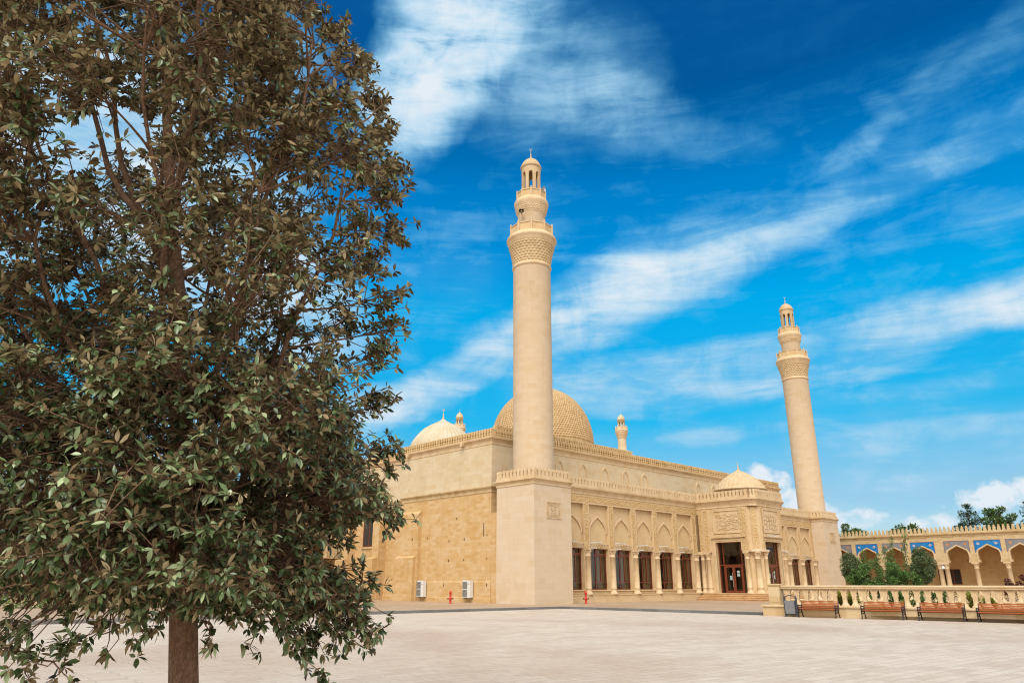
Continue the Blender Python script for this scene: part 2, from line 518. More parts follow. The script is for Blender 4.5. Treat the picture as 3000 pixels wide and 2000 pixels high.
def glass(name):
    m, nt, b, out = new_mat(name)
    nt.nodes.remove(b)
    tr = N(nt, "ShaderNodeBsdfTransparent", {"Color": (0.80, 0.77, 0.72, 1)})
    gl = N(nt, "ShaderNodeBsdfGlossy", {"Color": (0.8, 0.78, 0.75, 1), "Roughness": 0.03})
    lw = N(nt, "ShaderNodeLayerWeight", {"Blend": 0.5})
    fr = M(nt, "ADD", M(nt, "MULTIPLY", M(nt, "POWER", lw.outputs["Facing"], 5.0), 0.9), 0.05)
    mx = N(nt, "ShaderNodeMixShader", {0: fr, 1: tr.outputs[0], 2: gl.outputs[0]})
    nt.links.new(mx.outputs[0], out.inputs[0])
    return m


def leaf_mat(name, front, back, rough=0.38, trans=0.12, var=0.5):
    m, nt, b, out = new_mat(name)
    at = N(nt, "ShaderNodeAttribute", attribute_name="rnd")
    g = N(nt, "ShaderNodeNewGeometry")
    f = ramp(nt, at.outputs["Fac"], front)
    k = ramp(nt, at.outputs["Fac"], back)
    c = mixc(nt, g.outputs["Backfacing"], f, k)
    nt.links.new(c, b.inputs["Base Color"])
    rg = N(nt, "ShaderNodeMapRange", {0: g.outputs["Backfacing"], 3: rough, 4: 0.8})
    nt.links.new(rg.outputs[0], b.inputs["Roughness"])
    tl = N(nt, "ShaderNodeBsdfTranslucent", {"Color": c})
    mx = N(nt, "ShaderNodeMixShader", {0: trans, 1: b.outputs[0], 2: tl.outputs[0]})
    nt.links.new(mx.outputs[0], out.inputs[0])
    return m


def paving(name, stops, bw, bh, stain, mortar=0.010, mcol=0.72):
    m, nt, b, out = new_mat(name)
    t = N(nt, "ShaderNodeTexCoord")
    uv = N(nt, "ShaderNodeMapping", {"Vector": t.outputs["Object"], "Rotation": (0, 0, R_(4))}).outputs[0]
    br = N(nt, "ShaderNodeTexBrick", {"Vector": uv, "Color1": (0, 0, 0, 1), "Color2": (1, 1, 1, 1), "Mortar": (0.5, 0.5, 0.5, 1), "Scale": 1.0, "Mortar Size": mortar, "Mortar Smooth": 0.2, "Brick Width": bw, "Row Height": bh})
    br.squash = 1.4; br.squash_frequency = 2
    c = ramp(nt, br.outputs["Color"], stops)
    n1 = N(nt, "ShaderNodeTexNoise", {"Vector": uv, "Scale": 0.10, "Detail": 6, "Roughness": 0.65, "Distortion": 0.6})
    n2 = N(nt, "ShaderNodeTexNoise", {"Vector": uv, "Scale": 1.4, "Detail": 8, "Roughness": 0.7})
    n3 = N(nt, "ShaderNodeTexNoise", {"Vector": N(nt, "ShaderNodeMapping", {"Vector": uv, "Scale": (5.0, 9.0, 1)}).outputs[0], "Scale": 1.0, "Detail": 6, "Roughness": 0.7})
    f1 = N(nt, "ShaderNodeMapRange", {0: n1.outputs[0], 1: 0.46, 2: 0.70, 3: 0, 4: 0.75}).outputs[0]
    c = mixc(nt, f1, c, stain)
    f2 = N(nt, "ShaderNodeMapRange", {0: n2.outputs[0], 1: 0.58, 2: 0.78, 3: 0, 4: 0.45}).outputs[0]
    c = mixc(nt, f2, c, tuple(x * 0.75 for x in stain))
    fine = N(nt, "ShaderNodeMapRange", {0: n3.outputs[0], 1: 0.3, 2: 0.7, 3: 0.90, 4: 1.07}).outputs[0]
    c = mixc(nt, 1.0, c, N(nt, "ShaderNodeCombineXYZ", {0: fine, 1: fine, 2: fine}).outputs[0], "MULTIPLY")
    mo = N(nt, "ShaderNodeMapRange", {0: br.outputs["Fac"], 1: 0, 2: 1, 3: 1.0, 4: mcol}).outputs[0]
    c = mixc(nt, 1.0, c, N(nt, "ShaderNodeCombineXYZ", {0: mo, 1: mo, 2: mo}).outputs[0], "MULTIPLY")
    nt.links.new(c, b.inputs["Base Color"])
    bp = N(nt, "ShaderNodeBump", {"Height": M(nt, "SUBTRACT", M(nt, "MULTIPLY", n3.outputs[0], 0.5), br.outputs["Fac"]), "Strength": 0.3, "Distance": 0.01})
    nt.links.new(bp.outputs[0], b.inputs["Normal"])
    b.inputs["Roughness"].default_value = 0.62
    b.inputs["Specular IOR Level"].default_value = 0.3
    return m


def tile_mat(name, ground, line, spot, scale):
    m, nt, b, out = new_mat(name)
    uv = uvn(nt)
    vo = N(nt, "ShaderNodeTexVoronoi", {"Vector": uv, "Scale": scale, "Randomness": 0.7}, feature="F1")
    ws = M(nt, "SINE", M(nt, "MULTIPLY", vo.outputs["Distance"], 22.0))
    f = N(nt, "ShaderNodeMapRange", {0: ws, 1: 0.55, 2: 0.8, 3: 0, 4: 0.75}).outputs[0]
    c = mixc(nt, f, ground, line)
    v2 = N(nt, "ShaderNodeTexVoronoi", {"Vector": uv, "Scale": scale * 0.9, "Randomness": 0.9}, feature="F1")
    f2 = N(nt, "ShaderNodeMapRange", {0: v2.outputs["Distance"], 1: 0.17, 2: 0.12, 3: 0, 4: 0.9}).outputs[0]
    c = mixc(nt, f2, c, spot)
    nt.links.new(c, b.inputs["Base Color"])
    b.inputs["Roughness"].default_value = 0.55
    b.inputs["Specular IOR Level"].default_value = 0.15
    return m


MAT = {}
cream = [(0.0, (0.545, 0.405, 0.24)), (0.12, (0.565, 0.44, 0.28)), (0.55, (0.58, 0.455, 0.295)), (0.85, (0.59, 0.468, 0.312)), (1.0, (0.56, 0.42, 0.25))]
cream = [(p_, (c_[0] * 1.02, c_[1] * 1.01, c_[2] * 1.09)) for p_, c_ in cream]
MAT["cream"] = masonry("cream_stone_blocks", cream, 0.8, 0.42, 0.006, 0.88, (0.51, 0.365, 0.205), 0.36, bump=0.15)
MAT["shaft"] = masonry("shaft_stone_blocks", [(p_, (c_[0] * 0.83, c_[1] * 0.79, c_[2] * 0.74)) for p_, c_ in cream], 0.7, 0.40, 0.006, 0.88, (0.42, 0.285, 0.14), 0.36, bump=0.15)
MAT["upper"] = masonry("upper_wall_blocks", [(0.0, (0.54, 0.415, 0.255)), (0.4, (0.575, 0.46, 0.30)), (0.75, (0.585, 0.475, 0.32)), (1.0, (0.55, 0.405, 0.235))], 0.75, 0.36, 0.006, 0.86, (0.47, 0.325, 0.165), 0.48, bump=0.2)
MAT["old"] = masonry("old_yellow_blocks", [(0.0, (0.50, 0.30, 0.115)), (0.2, (0.535, 0.345, 0.15)), (0.5, (0.555, 0.37, 0.175)), (0.85, (0.57, 0.40, 0.22)), (1.0, (0.50, 0.31, 0.12))], 0.55, 0.25, 0.006, 0.90, (0.47, 0.265, 0.085), 0.75, bump=0.4)
MAT["facade"] = masonry("facade_blocks", [(0.0, (0.55, 0.385, 0.205)), (0.5, (0.60, 0.435, 0.25)), (1.0, (0.57, 0.40, 0.21))], 0.9, 0.45, 0.005, 0.9, (0.46, 0.305, 0.145), 0.48, bump=0.15)
MAT["arcade"] = masonry("arcade_blocks", [(0.0, (0.46, 0.315, 0.145)), (0.5, (0.53, 0.39, 0.21)), (1.0, (0.56, 0.43, 0.25))], 0.45, 0.2, 0.006, 0.86, (0.44, 0.29, 0.12), 0.35)
MAT["trim"] = plain_stone("trim_stone", (0.60, 0.44, 0.265), stain=(0.53, 0.365, 0.19))
MAT["trim_old"] = plain_stone("old_trim_stone", (0.53, 0.385, 0.205), stain=(0.43, 0.28, 0.12))
MAT["pale"] = plain_stone("pale_column_stone", (0.595, 0.44, 0.265), stain=(0.53, 0.365, 0.19))
MAT["carved"] = carved("carved_relief_stone", (0.545, 0.375, 0.18), 3.4, 0.9, 0.042)
MAT["carved_fine"] = carved("fine_carved_stone", (0.565, 0.405, 0.22), 5.0, 0.6, 0.02)
MAT["dome"] = plain_stone("dome_stone", (0.50, 0.345, 0.18), stain=(0.42, 0.27, 0.12), scale=2.0)
MAT["ribdome"] = plain_stone("ribbed_dome_stone", (0.54, 0.40, 0.238), stain=(0.48, 0.335, 0.17), scale=2.2, var=0.2)
MAT["greydome"] = plain_stone("pale_grey_dome_stone", (0.52, 0.45, 0.325), stain=(0.49, 0.39, 0.235), scale=0.5)
MAT["golden"] = plain_stone("golden_parapet_stone", (0.56, 0.39, 0.195), stain=(0.48, 0.305, 0.125), scale=1.6)
MAT["pipe"] = simple("brown_painted_pipe", (0.20, 0.105, 0.04), 0.6)
MAT["lantern"] = plain_stone("lantern_stone", (0.50, 0.36, 0.205), stain=(0.44, 0.30, 0.15))
MAT["step"] = plain_stone("red_step_stone", (0.50, 0.265, 0.10), stain=(0.40, 0.18, 0.06))
MAT["kerb"] = masonry("kerb_stone", [(0, (0.12, 0.112, 0.105)), (0.5, (0.17, 0.16, 0.15)), (1, (0.09, 0.086, 0.082))], 0.9, 0.6, 0.01, 0.6, (0.2, 0.17, 0.14), 0.3)
MAT["paving"] = paving("plaza_slabs", [(0, (0.485, 0.388, 0.302)), (0.3, (0.548, 0.457, 0.368)), (0.7, (0.578, 0.488, 0.398)), (1, (0.512, 0.415, 0.325))], 0.6, 0.3, (0.42, 0.30, 0.215), 0.013, 0.70)
MAT["terrace"] = paving("terrace_slabs", [(0, (0.36, 0.25, 0.16)), (0.5, (0.43, 0.31, 0.21)), (1, (0.40, 0.285, 0.185))], 0.9, 0.45, (0.34, 0.21, 0.12))
MAT["wood"] = wood("red_brown_joinery", (0.125, 0.024, 0.008), (0.20, 0.043, 0.013), 0.5, "z")
MAT["glass"] = glass("window_glass")
MAT["curtain"] = simple("brown_curtain", (0.26, 0.17, 0.085), 0.9, var=0.15)
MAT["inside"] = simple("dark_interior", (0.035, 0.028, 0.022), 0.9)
MAT["paper"] = simple("white_paper", (0.42, 0.50, 0.50), 0.7, var=0.03)
MAT["paperb"] = simple("blue_print", (0.08, 0.42, 0.55), 0.7, var=0.2, scale=30)
MAT["steel"] = simple("brushed_steel", (0.62, 0.6, 0.58), 0.3, 0.9)
MAT["lampw"] = simple("white_lamp_housing", (0.66, 0.66, 0.64), 0.5)
MAT["ac"] = simple("white_painted_casing", (0.66, 0.64, 0.60), 0.5, var=0.04)
MAT["acd"] = simple("grey_grille", (0.25, 0.245, 0.23), 0.5)
MAT["acb"] = simple("dark_badge", (0.03, 0.03, 0.035), 0.5)
MAT["red"] = simple("red_hydrant_paint", (0.50, 0.022, 0.008), 0.5, var=0.12)
MAT["iron"] = simple("black_cast_iron", (0.018, 0.018, 0.022), 0.45, 0.3, var=0.2)
MAT["grey"] = simple("dark_grey_steel", (0.07, 0.075, 0.085), 0.45, 0.4, var=0.15)
MAT["mesh"] = None
MAT["slat"] = wood("varnished_slats", (0.28, 0.062, 0.010), (0.41, 0.118, 0.022), 0.6, "x")
MAT["tile_b"] = tile_mat("blue_floral_tile", (0.004, 0.135, 0.40), (0.06, 0.30, 0.55), (0.30, 0.36, 0.46), 4.0)
MAT["tile_g"] = tile_mat("grey_floral_tile", (0.19, 0.175, 0.18), (0.30, 0.32, 0.31), (0.36, 0.10, 0.06), 4.0)
MAT["tile_e"] = simple("tile_border", (0.20, 0.10, 0.14), 0.4)
MAT["orange"] = simple("orange_star_tile", (0.75, 0.24, 0.02), 0.35)
MAT["soffit"] = masonry("loggia_wall", [(0, (0.54, 0.33, 0.14)), (0.5, (0.60, 0.40, 0.19)), (1, (0.56, 0.36, 0.16))], 0.6, 0.3, 0.006, 0.88, (0.36, 0.2, 0.07), 0.4)
MAT["black"] = simple("black_speaker_plastic", (0.02, 0.018, 0.016), 0.5)
MAT["cone"] = simple("speaker_cone", (0.30, 0.22, 0.10), 0.5)
MAT["soil"] = simple("garden_soil", (0.09, 0.06, 0.035), 0.95, var=0.3)
MAT["white"] = plain_stone("white_stone", (0.60, 0.55, 0.49))


def mesh_mat():
    m, nt, b, out = new_mat("perforated_grey_steel")
    uv = uvn(nt)
    br = N(nt, "ShaderNodeTexBrick", {"Vector": uv, "Color1": (0.27, 0.27, 0.285, 1), "Color2": (0.31, 0.31, 0.325, 1), "Mortar": (0.10, 0.10, 0.11, 1), "Scale": 1.0, "Mortar Size": 0.006, "Brick Width": 0.05, "Row Height": 0.035})
    br.offset = 0.0
    nt.links.new(br.outputs[0], b.inputs["Base Color"])
    b.inputs["Roughness"].default_value = 0.45
    b.inputs["Metallic"].default_value = 0.3
    return m


MAT["mesh"] = mesh_mat()


def bark():
    m, nt, b, out = new_mat("tree_bark")
    uv = N(nt, "ShaderNodeMapping", {"Vector": N(nt, "ShaderNodeTexCoord").outputs["Object"], "Scale": (34, 34, 16)}).outputs[0]
    n1 = N(nt, "ShaderNodeTexNoise", {"Vector": uv, "Scale": 1.0, "Detail": 8, "Roughness": 0.7})
    vo = N(nt, "ShaderNodeTexVoronoi", {"Vector": uv, "Scale": 1.3}, feature="DISTANCE_TO_EDGE")
    c = ramp(nt, n1.outputs[0], [(0.25, (0.085, 0.042, 0.023)), (0.5, (0.20, 0.105, 0.058)), (0.75, (0.33, 0.195, 0.12))])
    crack = N(nt, "ShaderNodeMapRange", {0: vo.outputs["Distance"], 1: 0.0, 2: 0.06, 3: 0.6, 4: 1.0}).outputs[0]
    c = mixc(nt, 1.0, c, N(nt, "ShaderNodeCombineXYZ", {0: crack, 1: crack, 2: crack}).outputs[0], "MULTIPLY")
    nt.links.new(c, b.inputs["Base Color"])
    bp = N(nt, "ShaderNodeBump", {"Height": M(nt, "ADD", n1.outputs[0], vo.outputs["Distance"]), "Strength": 0.9, "Distance": 0.02})
    nt.links.new(bp.outputs[0], b.inputs["Normal"])
    b.inputs["Roughness"].default_value = 0.9
    return m


MAT["bark"] = bark()
MAT["leaf"] = leaf_mat("holm_oak_leaf", [(0, (0.022, 0.032, 0.011)), (0.25, (0.060, 0.094, 0.030)), (0.65, (0.140, 0.205, 0.082)), (0.95, (0.42, 0.50, 0.27)), (1.0, (0.60, 0.19, 0.02))],
                       [(0, (0.060, 0.034, 0.014)), (0.5, (0.205, 0.142, 0.066)), (0.95, (0.54, 0.43, 0.25)), (1.0, (0.60, 0.19, 0.02))], 0.28, 0.20)
MAT["green"] = leaf_mat("shrub_leaf", [(0, (0.044, 0.104, 0.026)), (0.5, (0.086, 0.195, 0.041)), (1, (0.182, 0.320, 0.055))], [(0, (0.086, 0.160, 0.047)), (1, (0.171, 0.251, 0.074))], 0.5, 0.2)
MAT["topiary"] = leaf_mat("clipped_tree_leaf", [(0, (0.045, 0.085, 0.030)), (0.5, (0.091, 0.146, 0.048)), (1, (0.240, 0.265, 0.107))], [(0, (0.085, 0.132, 0.064)), (1, (0.254, 0.265, 0.129))], 0.5, 0.15)
MAT["conifer"] = leaf_mat("yellow_conifer_leaf", [(0, (0.163, 0.218, 0.027)), (0.5, (0.373, 0.393, 0.053)), (1, (0.699, 0.612, 0.106))], [(0, (0.186, 0.218, 0.035)), (1, (0.582, 0.524, 0.106))], 0.6, 0.2)
MAT["redleaf"] = leaf_mat("dark_red_leaf", [(0, (0.049, 0.008, 0.008)), (0.6, (0.119, 0.020, 0.017)), (1, (0.238, 0.049, 0.028))], [(0, (0.084, 0.020, 0.017)), (1, (0.196, 0.056, 0.042))], 0.45, 0.2)
MAT["fargreen"] = leaf_mat("tree_leaf", [(0, (0.046, 0.089, 0.026)), (0.5, (0.095, 0.168, 0.040)), (1, (0.189, 0.276, 0.056))], [(0, (0.084, 0.129, 0.040)), (1, (0.168, 0.236, 0.064))], 0.55, 0.2)
MAT["farpine"] = leaf_mat("conifer_needle", [(0, (0.024, 0.051, 0.033)), (0.5, (0.042, 0.090, 0.048)), (1, (0.075, 0.135, 0.068))], [(0, (0.030, 0.060, 0.038)), (1, (0.075, 0.128, 0.068))], 0.6, 0.1)

# ------------------------------------------------------------------ ground
def sheet(name, pts, z, mat, label, cat="paving"):
    mb = MB()
    mb.face([(x, y, z) for x, y in pts])
    o = mb.build(name, mat)
    return tag(o, label, None, None, "structure")


sheet("plaza_paving", [(-2500, -2500), (2500, -2500), (2500, 2500), (-2500, 2500)], 0.0, MAT["paving"], "wide pale stone paved plaza in front of the mosque")
ZT = 0.15
mb = MB()
TP = [(-2.0, -20.3), (-2.0, -4.7), (-300, -1.0), (-300, 400), (400, 400), (400, -300), (-2.0, -300)]
mb.face([(x, y, ZT) for x, y in reversed(TP)])
tag(mb.build("terrace_paving", MAT["terrace"]), "raised brownish stone terrace around the foot of the mosque", kind="structure")
mb = MB()
path = [(-300, -1.0), (-2.0, -4.7), (-2.0, -20.15)]
mb.sweep(path, [(-0.22, 0.156), (-0.01, 0.156), (0.015, 0.14), (0.02, -0.02)], closed=False)
tag(mb.build("kerb", MAT["kerb"]), "dark grey kerb stones along the edge of the terrace", kind="structure")
# ------------------------------------------------------------------ parapet merlons
def merlons(mb, fr, u0, u1, v0, n0, n1, pitch, h, base=0.28, wf=0.36, mi=0, pointed=False):
    n = max(1, round((u1 - u0) / pitch))
    pt = (u1 - u0) / n
    fbox(mb, fr, u0, u1, v0, v0 + base * h, n0, n1, mi)
    w = pt * wf
    a = v0 + base * h
    hh = h * (1 - base)
    for i in range(n):
        c = u0 + pt * (i + 0.5)
        if pointed:
            pl = [(-w, 0), (w, 0), (w * 0.8, hh * 0.55), (w * 0.62, hh * 0.62), (w * 0.52, hh * 0.86), (w * 0.2, hh), (-w * 0.2, hh), (-w * 0.52, hh * 0.86), (-w * 0.62, hh * 0.62), (-w * 0.8, hh * 0.55)]
        else:
            pl = [(-w, 0), (w, 0), (w * 0.84, hh * 0.5), (w, hh * 0.66), (w * 0.72, hh), (-w * 0.72, hh), (-w, hh * 0.66), (-w * 0.84, hh * 0.5)]
        mb.prism(fr, [(c + x, a + y) for x, y in pl], n0 + 0.02, n1 - 0.01, mi, back=True)


def lattice(mb, fr, u0, u1, v0, n0, n1, pitch, h, mi=0):
    """two tiers of small blocks on a strip, as along the hall roof"""
    n = max(1, round((u1 - u0) / pitch))
    pt = (u1 - u0) / n
    fbox(mb, fr, u0, u1, v0, v0 + 0.12 * h, n0, n1, mi)
    fbox(mb, fr, u0 + 0.01, u1 - 0.01, v0 + 0.12 * h, v0 + 0.80 * h, n0 + 0.03, n1 - 0.14, mi)
    for i in range(n):
        c = u0 + pt * (i + 0.5)
        w = pt * 0.36
        for k, (a, b) in enumerate(((0.14, 0.42), (0.47, 0.74))):
            mb.prism(fr, [(c - w * 0.6, v0 + a * h), (c + w * 0.6, v0 + a * h), (c + w, v0 + (a + b) / 2 * h), (c + w, v0 + b * h), (c - w, v0 + b * h), (c - w, v0 + (a + b) / 2 * h)], n1 - 0.15, n1 - 0.01, mi)
        mb.prism(fr, [(c - w * 0.8, v0 + 0.74 * h), (c + w * 0.8, v0 + 0.74 * h), (c + w * 1.05, v0 + 0.9 * h), (c + w * 0.5, v0 + h), (c - w * 0.5, v0 + h), (c - w * 1.05, v0 + 0.9 * h)], n0 + 0.04, n1 - 0.01, mi, back=True)


def rect(x0, y0, x1, y1):
    return [(x0, y0), (x1, y0), (x1, y1), (x0, y1)]


def sides(x0, y0, x1, y1):
    """four outward frames of a rectangle with their lengths"""
    return [(Frame((x0, y0, 0), (1, 0, 0)), x1 - x0), (Frame((x1, y0, 0), (0, 1, 0)), y1 - y0), (Frame((x1, y1, 0), (-1, 0, 0)), x1 - x0), (Frame((x0, y1, 0), (0, -1, 0)), y1 - y0)]


def bosses(mb, c, prof, seg, height, mi=0, taper=True):
    """lathe surface covered with staggered pyramid studs"""
    cx, cy, cz = c
    rows = len(prof) - 1
    for i in range(rows):
        (r0, z0), (r1, z1) = prof[i], prof[i + 1]
        if r0 < 0.15 and r1 < 0.15: continue
        dr, dz = r1 - r0, z1 - z0
        l = math.hypot(dr, dz)
        nr, nz = dz / l, -dr / l
        for j in range(seg):
            a0 = 2 * math.pi * (j + 0.5 * (i % 2)) / seg
            a1 = a0 + 2 * math.pi / seg
            am = (a0 + a1) / 2
            rm, zm = (r0 + r1) / 2 + nr * height, (z0 + z1) / 2 + nz * height
            def p(r, a, z): return (cx + r * math.cos(a), cy + r * math.sin(a), cz + z)
            b, t = p(r0, am, z0), p(r1, am, z1)
            l_, r_ = p((r0 + r1) / 2, a0, (z0 + z1) / 2), p((r0 + r1) / 2, a1, (z0 + z1) / 2)
            q = [p(r0, a0, z0), p(r0, a1, z0), p(r1, a1, z1), p(r1, a0, z1)]
            k = 0.26
            top = []
            for P in q:
                m_ = p(rm, am, zm)
                top.append(tuple(P[x] * k + m_[x] * (1 - k) + (0 if x == 2 else 0) for x in range(3)))
            mb.face(top, mi)
            for e in range(4):
                mb.face([q[e], q[(e + 1) % 4], top[(e + 1) % 4], top[e]], mi)


def finial(mb, c, h, r=0.10, crescent=True, face=(0.7, -0.7)):
    x, y, z = c
    pr = [(r * 0.55, 0), (r * 0.5, h * 0.08), (r * 1.0, h * 0.16), (r * 0.45, h * 0.24), (r * 0.35, h * 0.30), (r * 0.75, h * 0.36), (r * 0.3, h * 0.43), (r * 0.22, h * 0.70), (r * 0.45, h * 0.74), (r * 0.18, h * 0.78), (r * 0.1, h * 0.82)]
    mb.lathe((x, y, z - 0.02), pr, 10)
    if crescent:
        rc = h * 0.10
        d = Vector((face[0], face[1], 0)).normalized()
        pts, rad = [], []
        for i in range(11):
            a = R_(-90 - 130 + 26 * i)
            pts.append(Vector((x, y, z + h * 0.81 + rc)) + d * (rc * math.cos(a)) + Vector((0, 0, rc * math.sin(a))))
            rad.append(max(0.006, r * 0.28 * math.sin(math.pi * i / 10)))
        mb.tube(pts, rad, 5)


# ------------------------------------------------------------------ minarets
def gallery(parent, cx, cy, r, z0, z1, n, phase, size):
    mb = MB()
    ang = [phase + 2 * math.pi * i / n for i in range(n)]
    P = [(cx + r * math.cos(a), cy + r * math.sin(a)) for a in ang]
    h = z1 - z0
    for i in range(n):
        a, b = Vector((*P[i], 0)), Vector((*P[(i + 1) % n], 0))
        L = (b - a).length
        fr = Frame(a, b - a)
        fbox(mb, fr, 0.05, L - 0.05, z0, z0 + h * 0.12, -0.12, 0.02, 0)
        fbox(mb, fr, 0.05, L - 0.05, z0 + h * 0.12, z1 - h * 0.10, -0.10, -0.03, 1)
        fbox(mb, fr, 0.03, L - 0.03, z1 - h * 0.10, z1, -0.13, 0.03, 0)
    o = mb.build("balcony_railing", [MAT["trim"], MAT["carved_fine"]], parent)
    for i in range(n):
        mb = MB()
        x, y = P[i]
        a = ang[i]
        w = size
        mb.lathe((x, y, z0), [(w * 1.25, 0), (w * 1.25, h * 1.02), (w * 1.45, h * 1.03), (w * 1.45, h * 1.08), (w * 0.4, h * 1.09)], 4, sm=False, a0=a + math.pi / 4, a1=a + math.pi / 4 + 2 * math.pi)
        mb.lathe((x, y, z0), [(w * 0.45, h * 1.08), (w * 0.95, h * 1.13), (w * 1.0, h * 1.18), (w * 0.7, h * 1.24), (0.005, h * 1.28)], 8)
        mb.build("railing_post", MAT["trim"], parent)
    return o


def plaque_glyphs(mb, fr, cu, cv, w, h, n0):
    """square angular lettering in relief inside nested frames"""
    def fr_ring(a, b, t, n1):
        o = [(cu - a, cv - b), (cu + a, cv - b), (cu + a, cv + b), (cu - a, cv + b)]
        i = [(cu - a + t, cv - b + t), (cu + a - t, cv - b + t), (cu + a - t, cv + b - t), (cu - a + t, cv + b - t)]
        mb.ring(fr, list(reversed(o)), list(reversed(i)), n0, n1, 0, closed=True)
    a, b = w / 2, h / 2
    fr_ring(a, b, 0.06, n0 + 0.06)
    fr_ring(a * 0.54, b * 0.54, 0.05, n0 + 0.05)
    rnd = random.Random(4)
    # meander of square key letters round the border
    for sgn in (-1, 1):
        k = 5
        for i in range(k):
            u = cu - a * 0.8 + a * 1.6 * (i + 0.5) / k
            v = cv + sgn * b * 0.75
            for q, (du0, du1, dv0, dv1) in enumerate(((-.15, .15, -.13, -.09), (-.15, -.11, -.09, .1), (-.06, .15, .0, .04), (.11, .15, .04, .13), (-.06, .06, .09, .13))):
                fbox(mb, fr, u + du0 * a, u + du1 * a, v + dv0 * b * sgn if sgn > 0 else v - dv1 * b, v + dv1 * b * sgn if sgn > 0 else v - dv0 * b, n0, n0 + 0.045)
        for i in range(4):
            v = cv - b * 0.55 + b * 1.1 * (i + 0.5) / 4
            u = cu + sgn * a * 0.76
            for (du0, du1, dv0, dv1) in ((-.1, .1, -.11, -.07), (-.1, -.06, -.07, .1), (.03, .1, 0.0, .1)):
                fbox(mb, fr, u + du0 * a, u + du1 * a, v + dv0 * b, v + dv1 * b, n0, n0 + 0.045)
    # centre: short upright letters over a baseline
    fbox(mb, fr, cu - a * .38, cu + a * .36, cv - b * .30, cv - b * .22, n0, n0 + 0.05)
    for (u, v0, v1, wd) in ((-.3, .06, .3, .07), (-.18, -.1, .3, .05), (-.05, -.16, .3, .05), (.05, -.16, .16, .06), (.2, .0, .28, .05), (.3, -.14, .2, .05)):
        fbox(mb, fr, cu + u * a - wd * a * .5, cu + u * a + wd * a * .5, cv + v0 * b, cv + v1 * b, n0, n0 + 0.05)
    for (u0, u1, v0) in ((-.38, -.22, .05), (.12, .34, .26), (.14, .3, .06), (-.18, -.05, -.1)):
        fbox(mb, fr, cu + u0 * a, cu + u1 * a, cv + v0 * b, cv + (v0 + .06) * b, n0, n0 + 0.05)


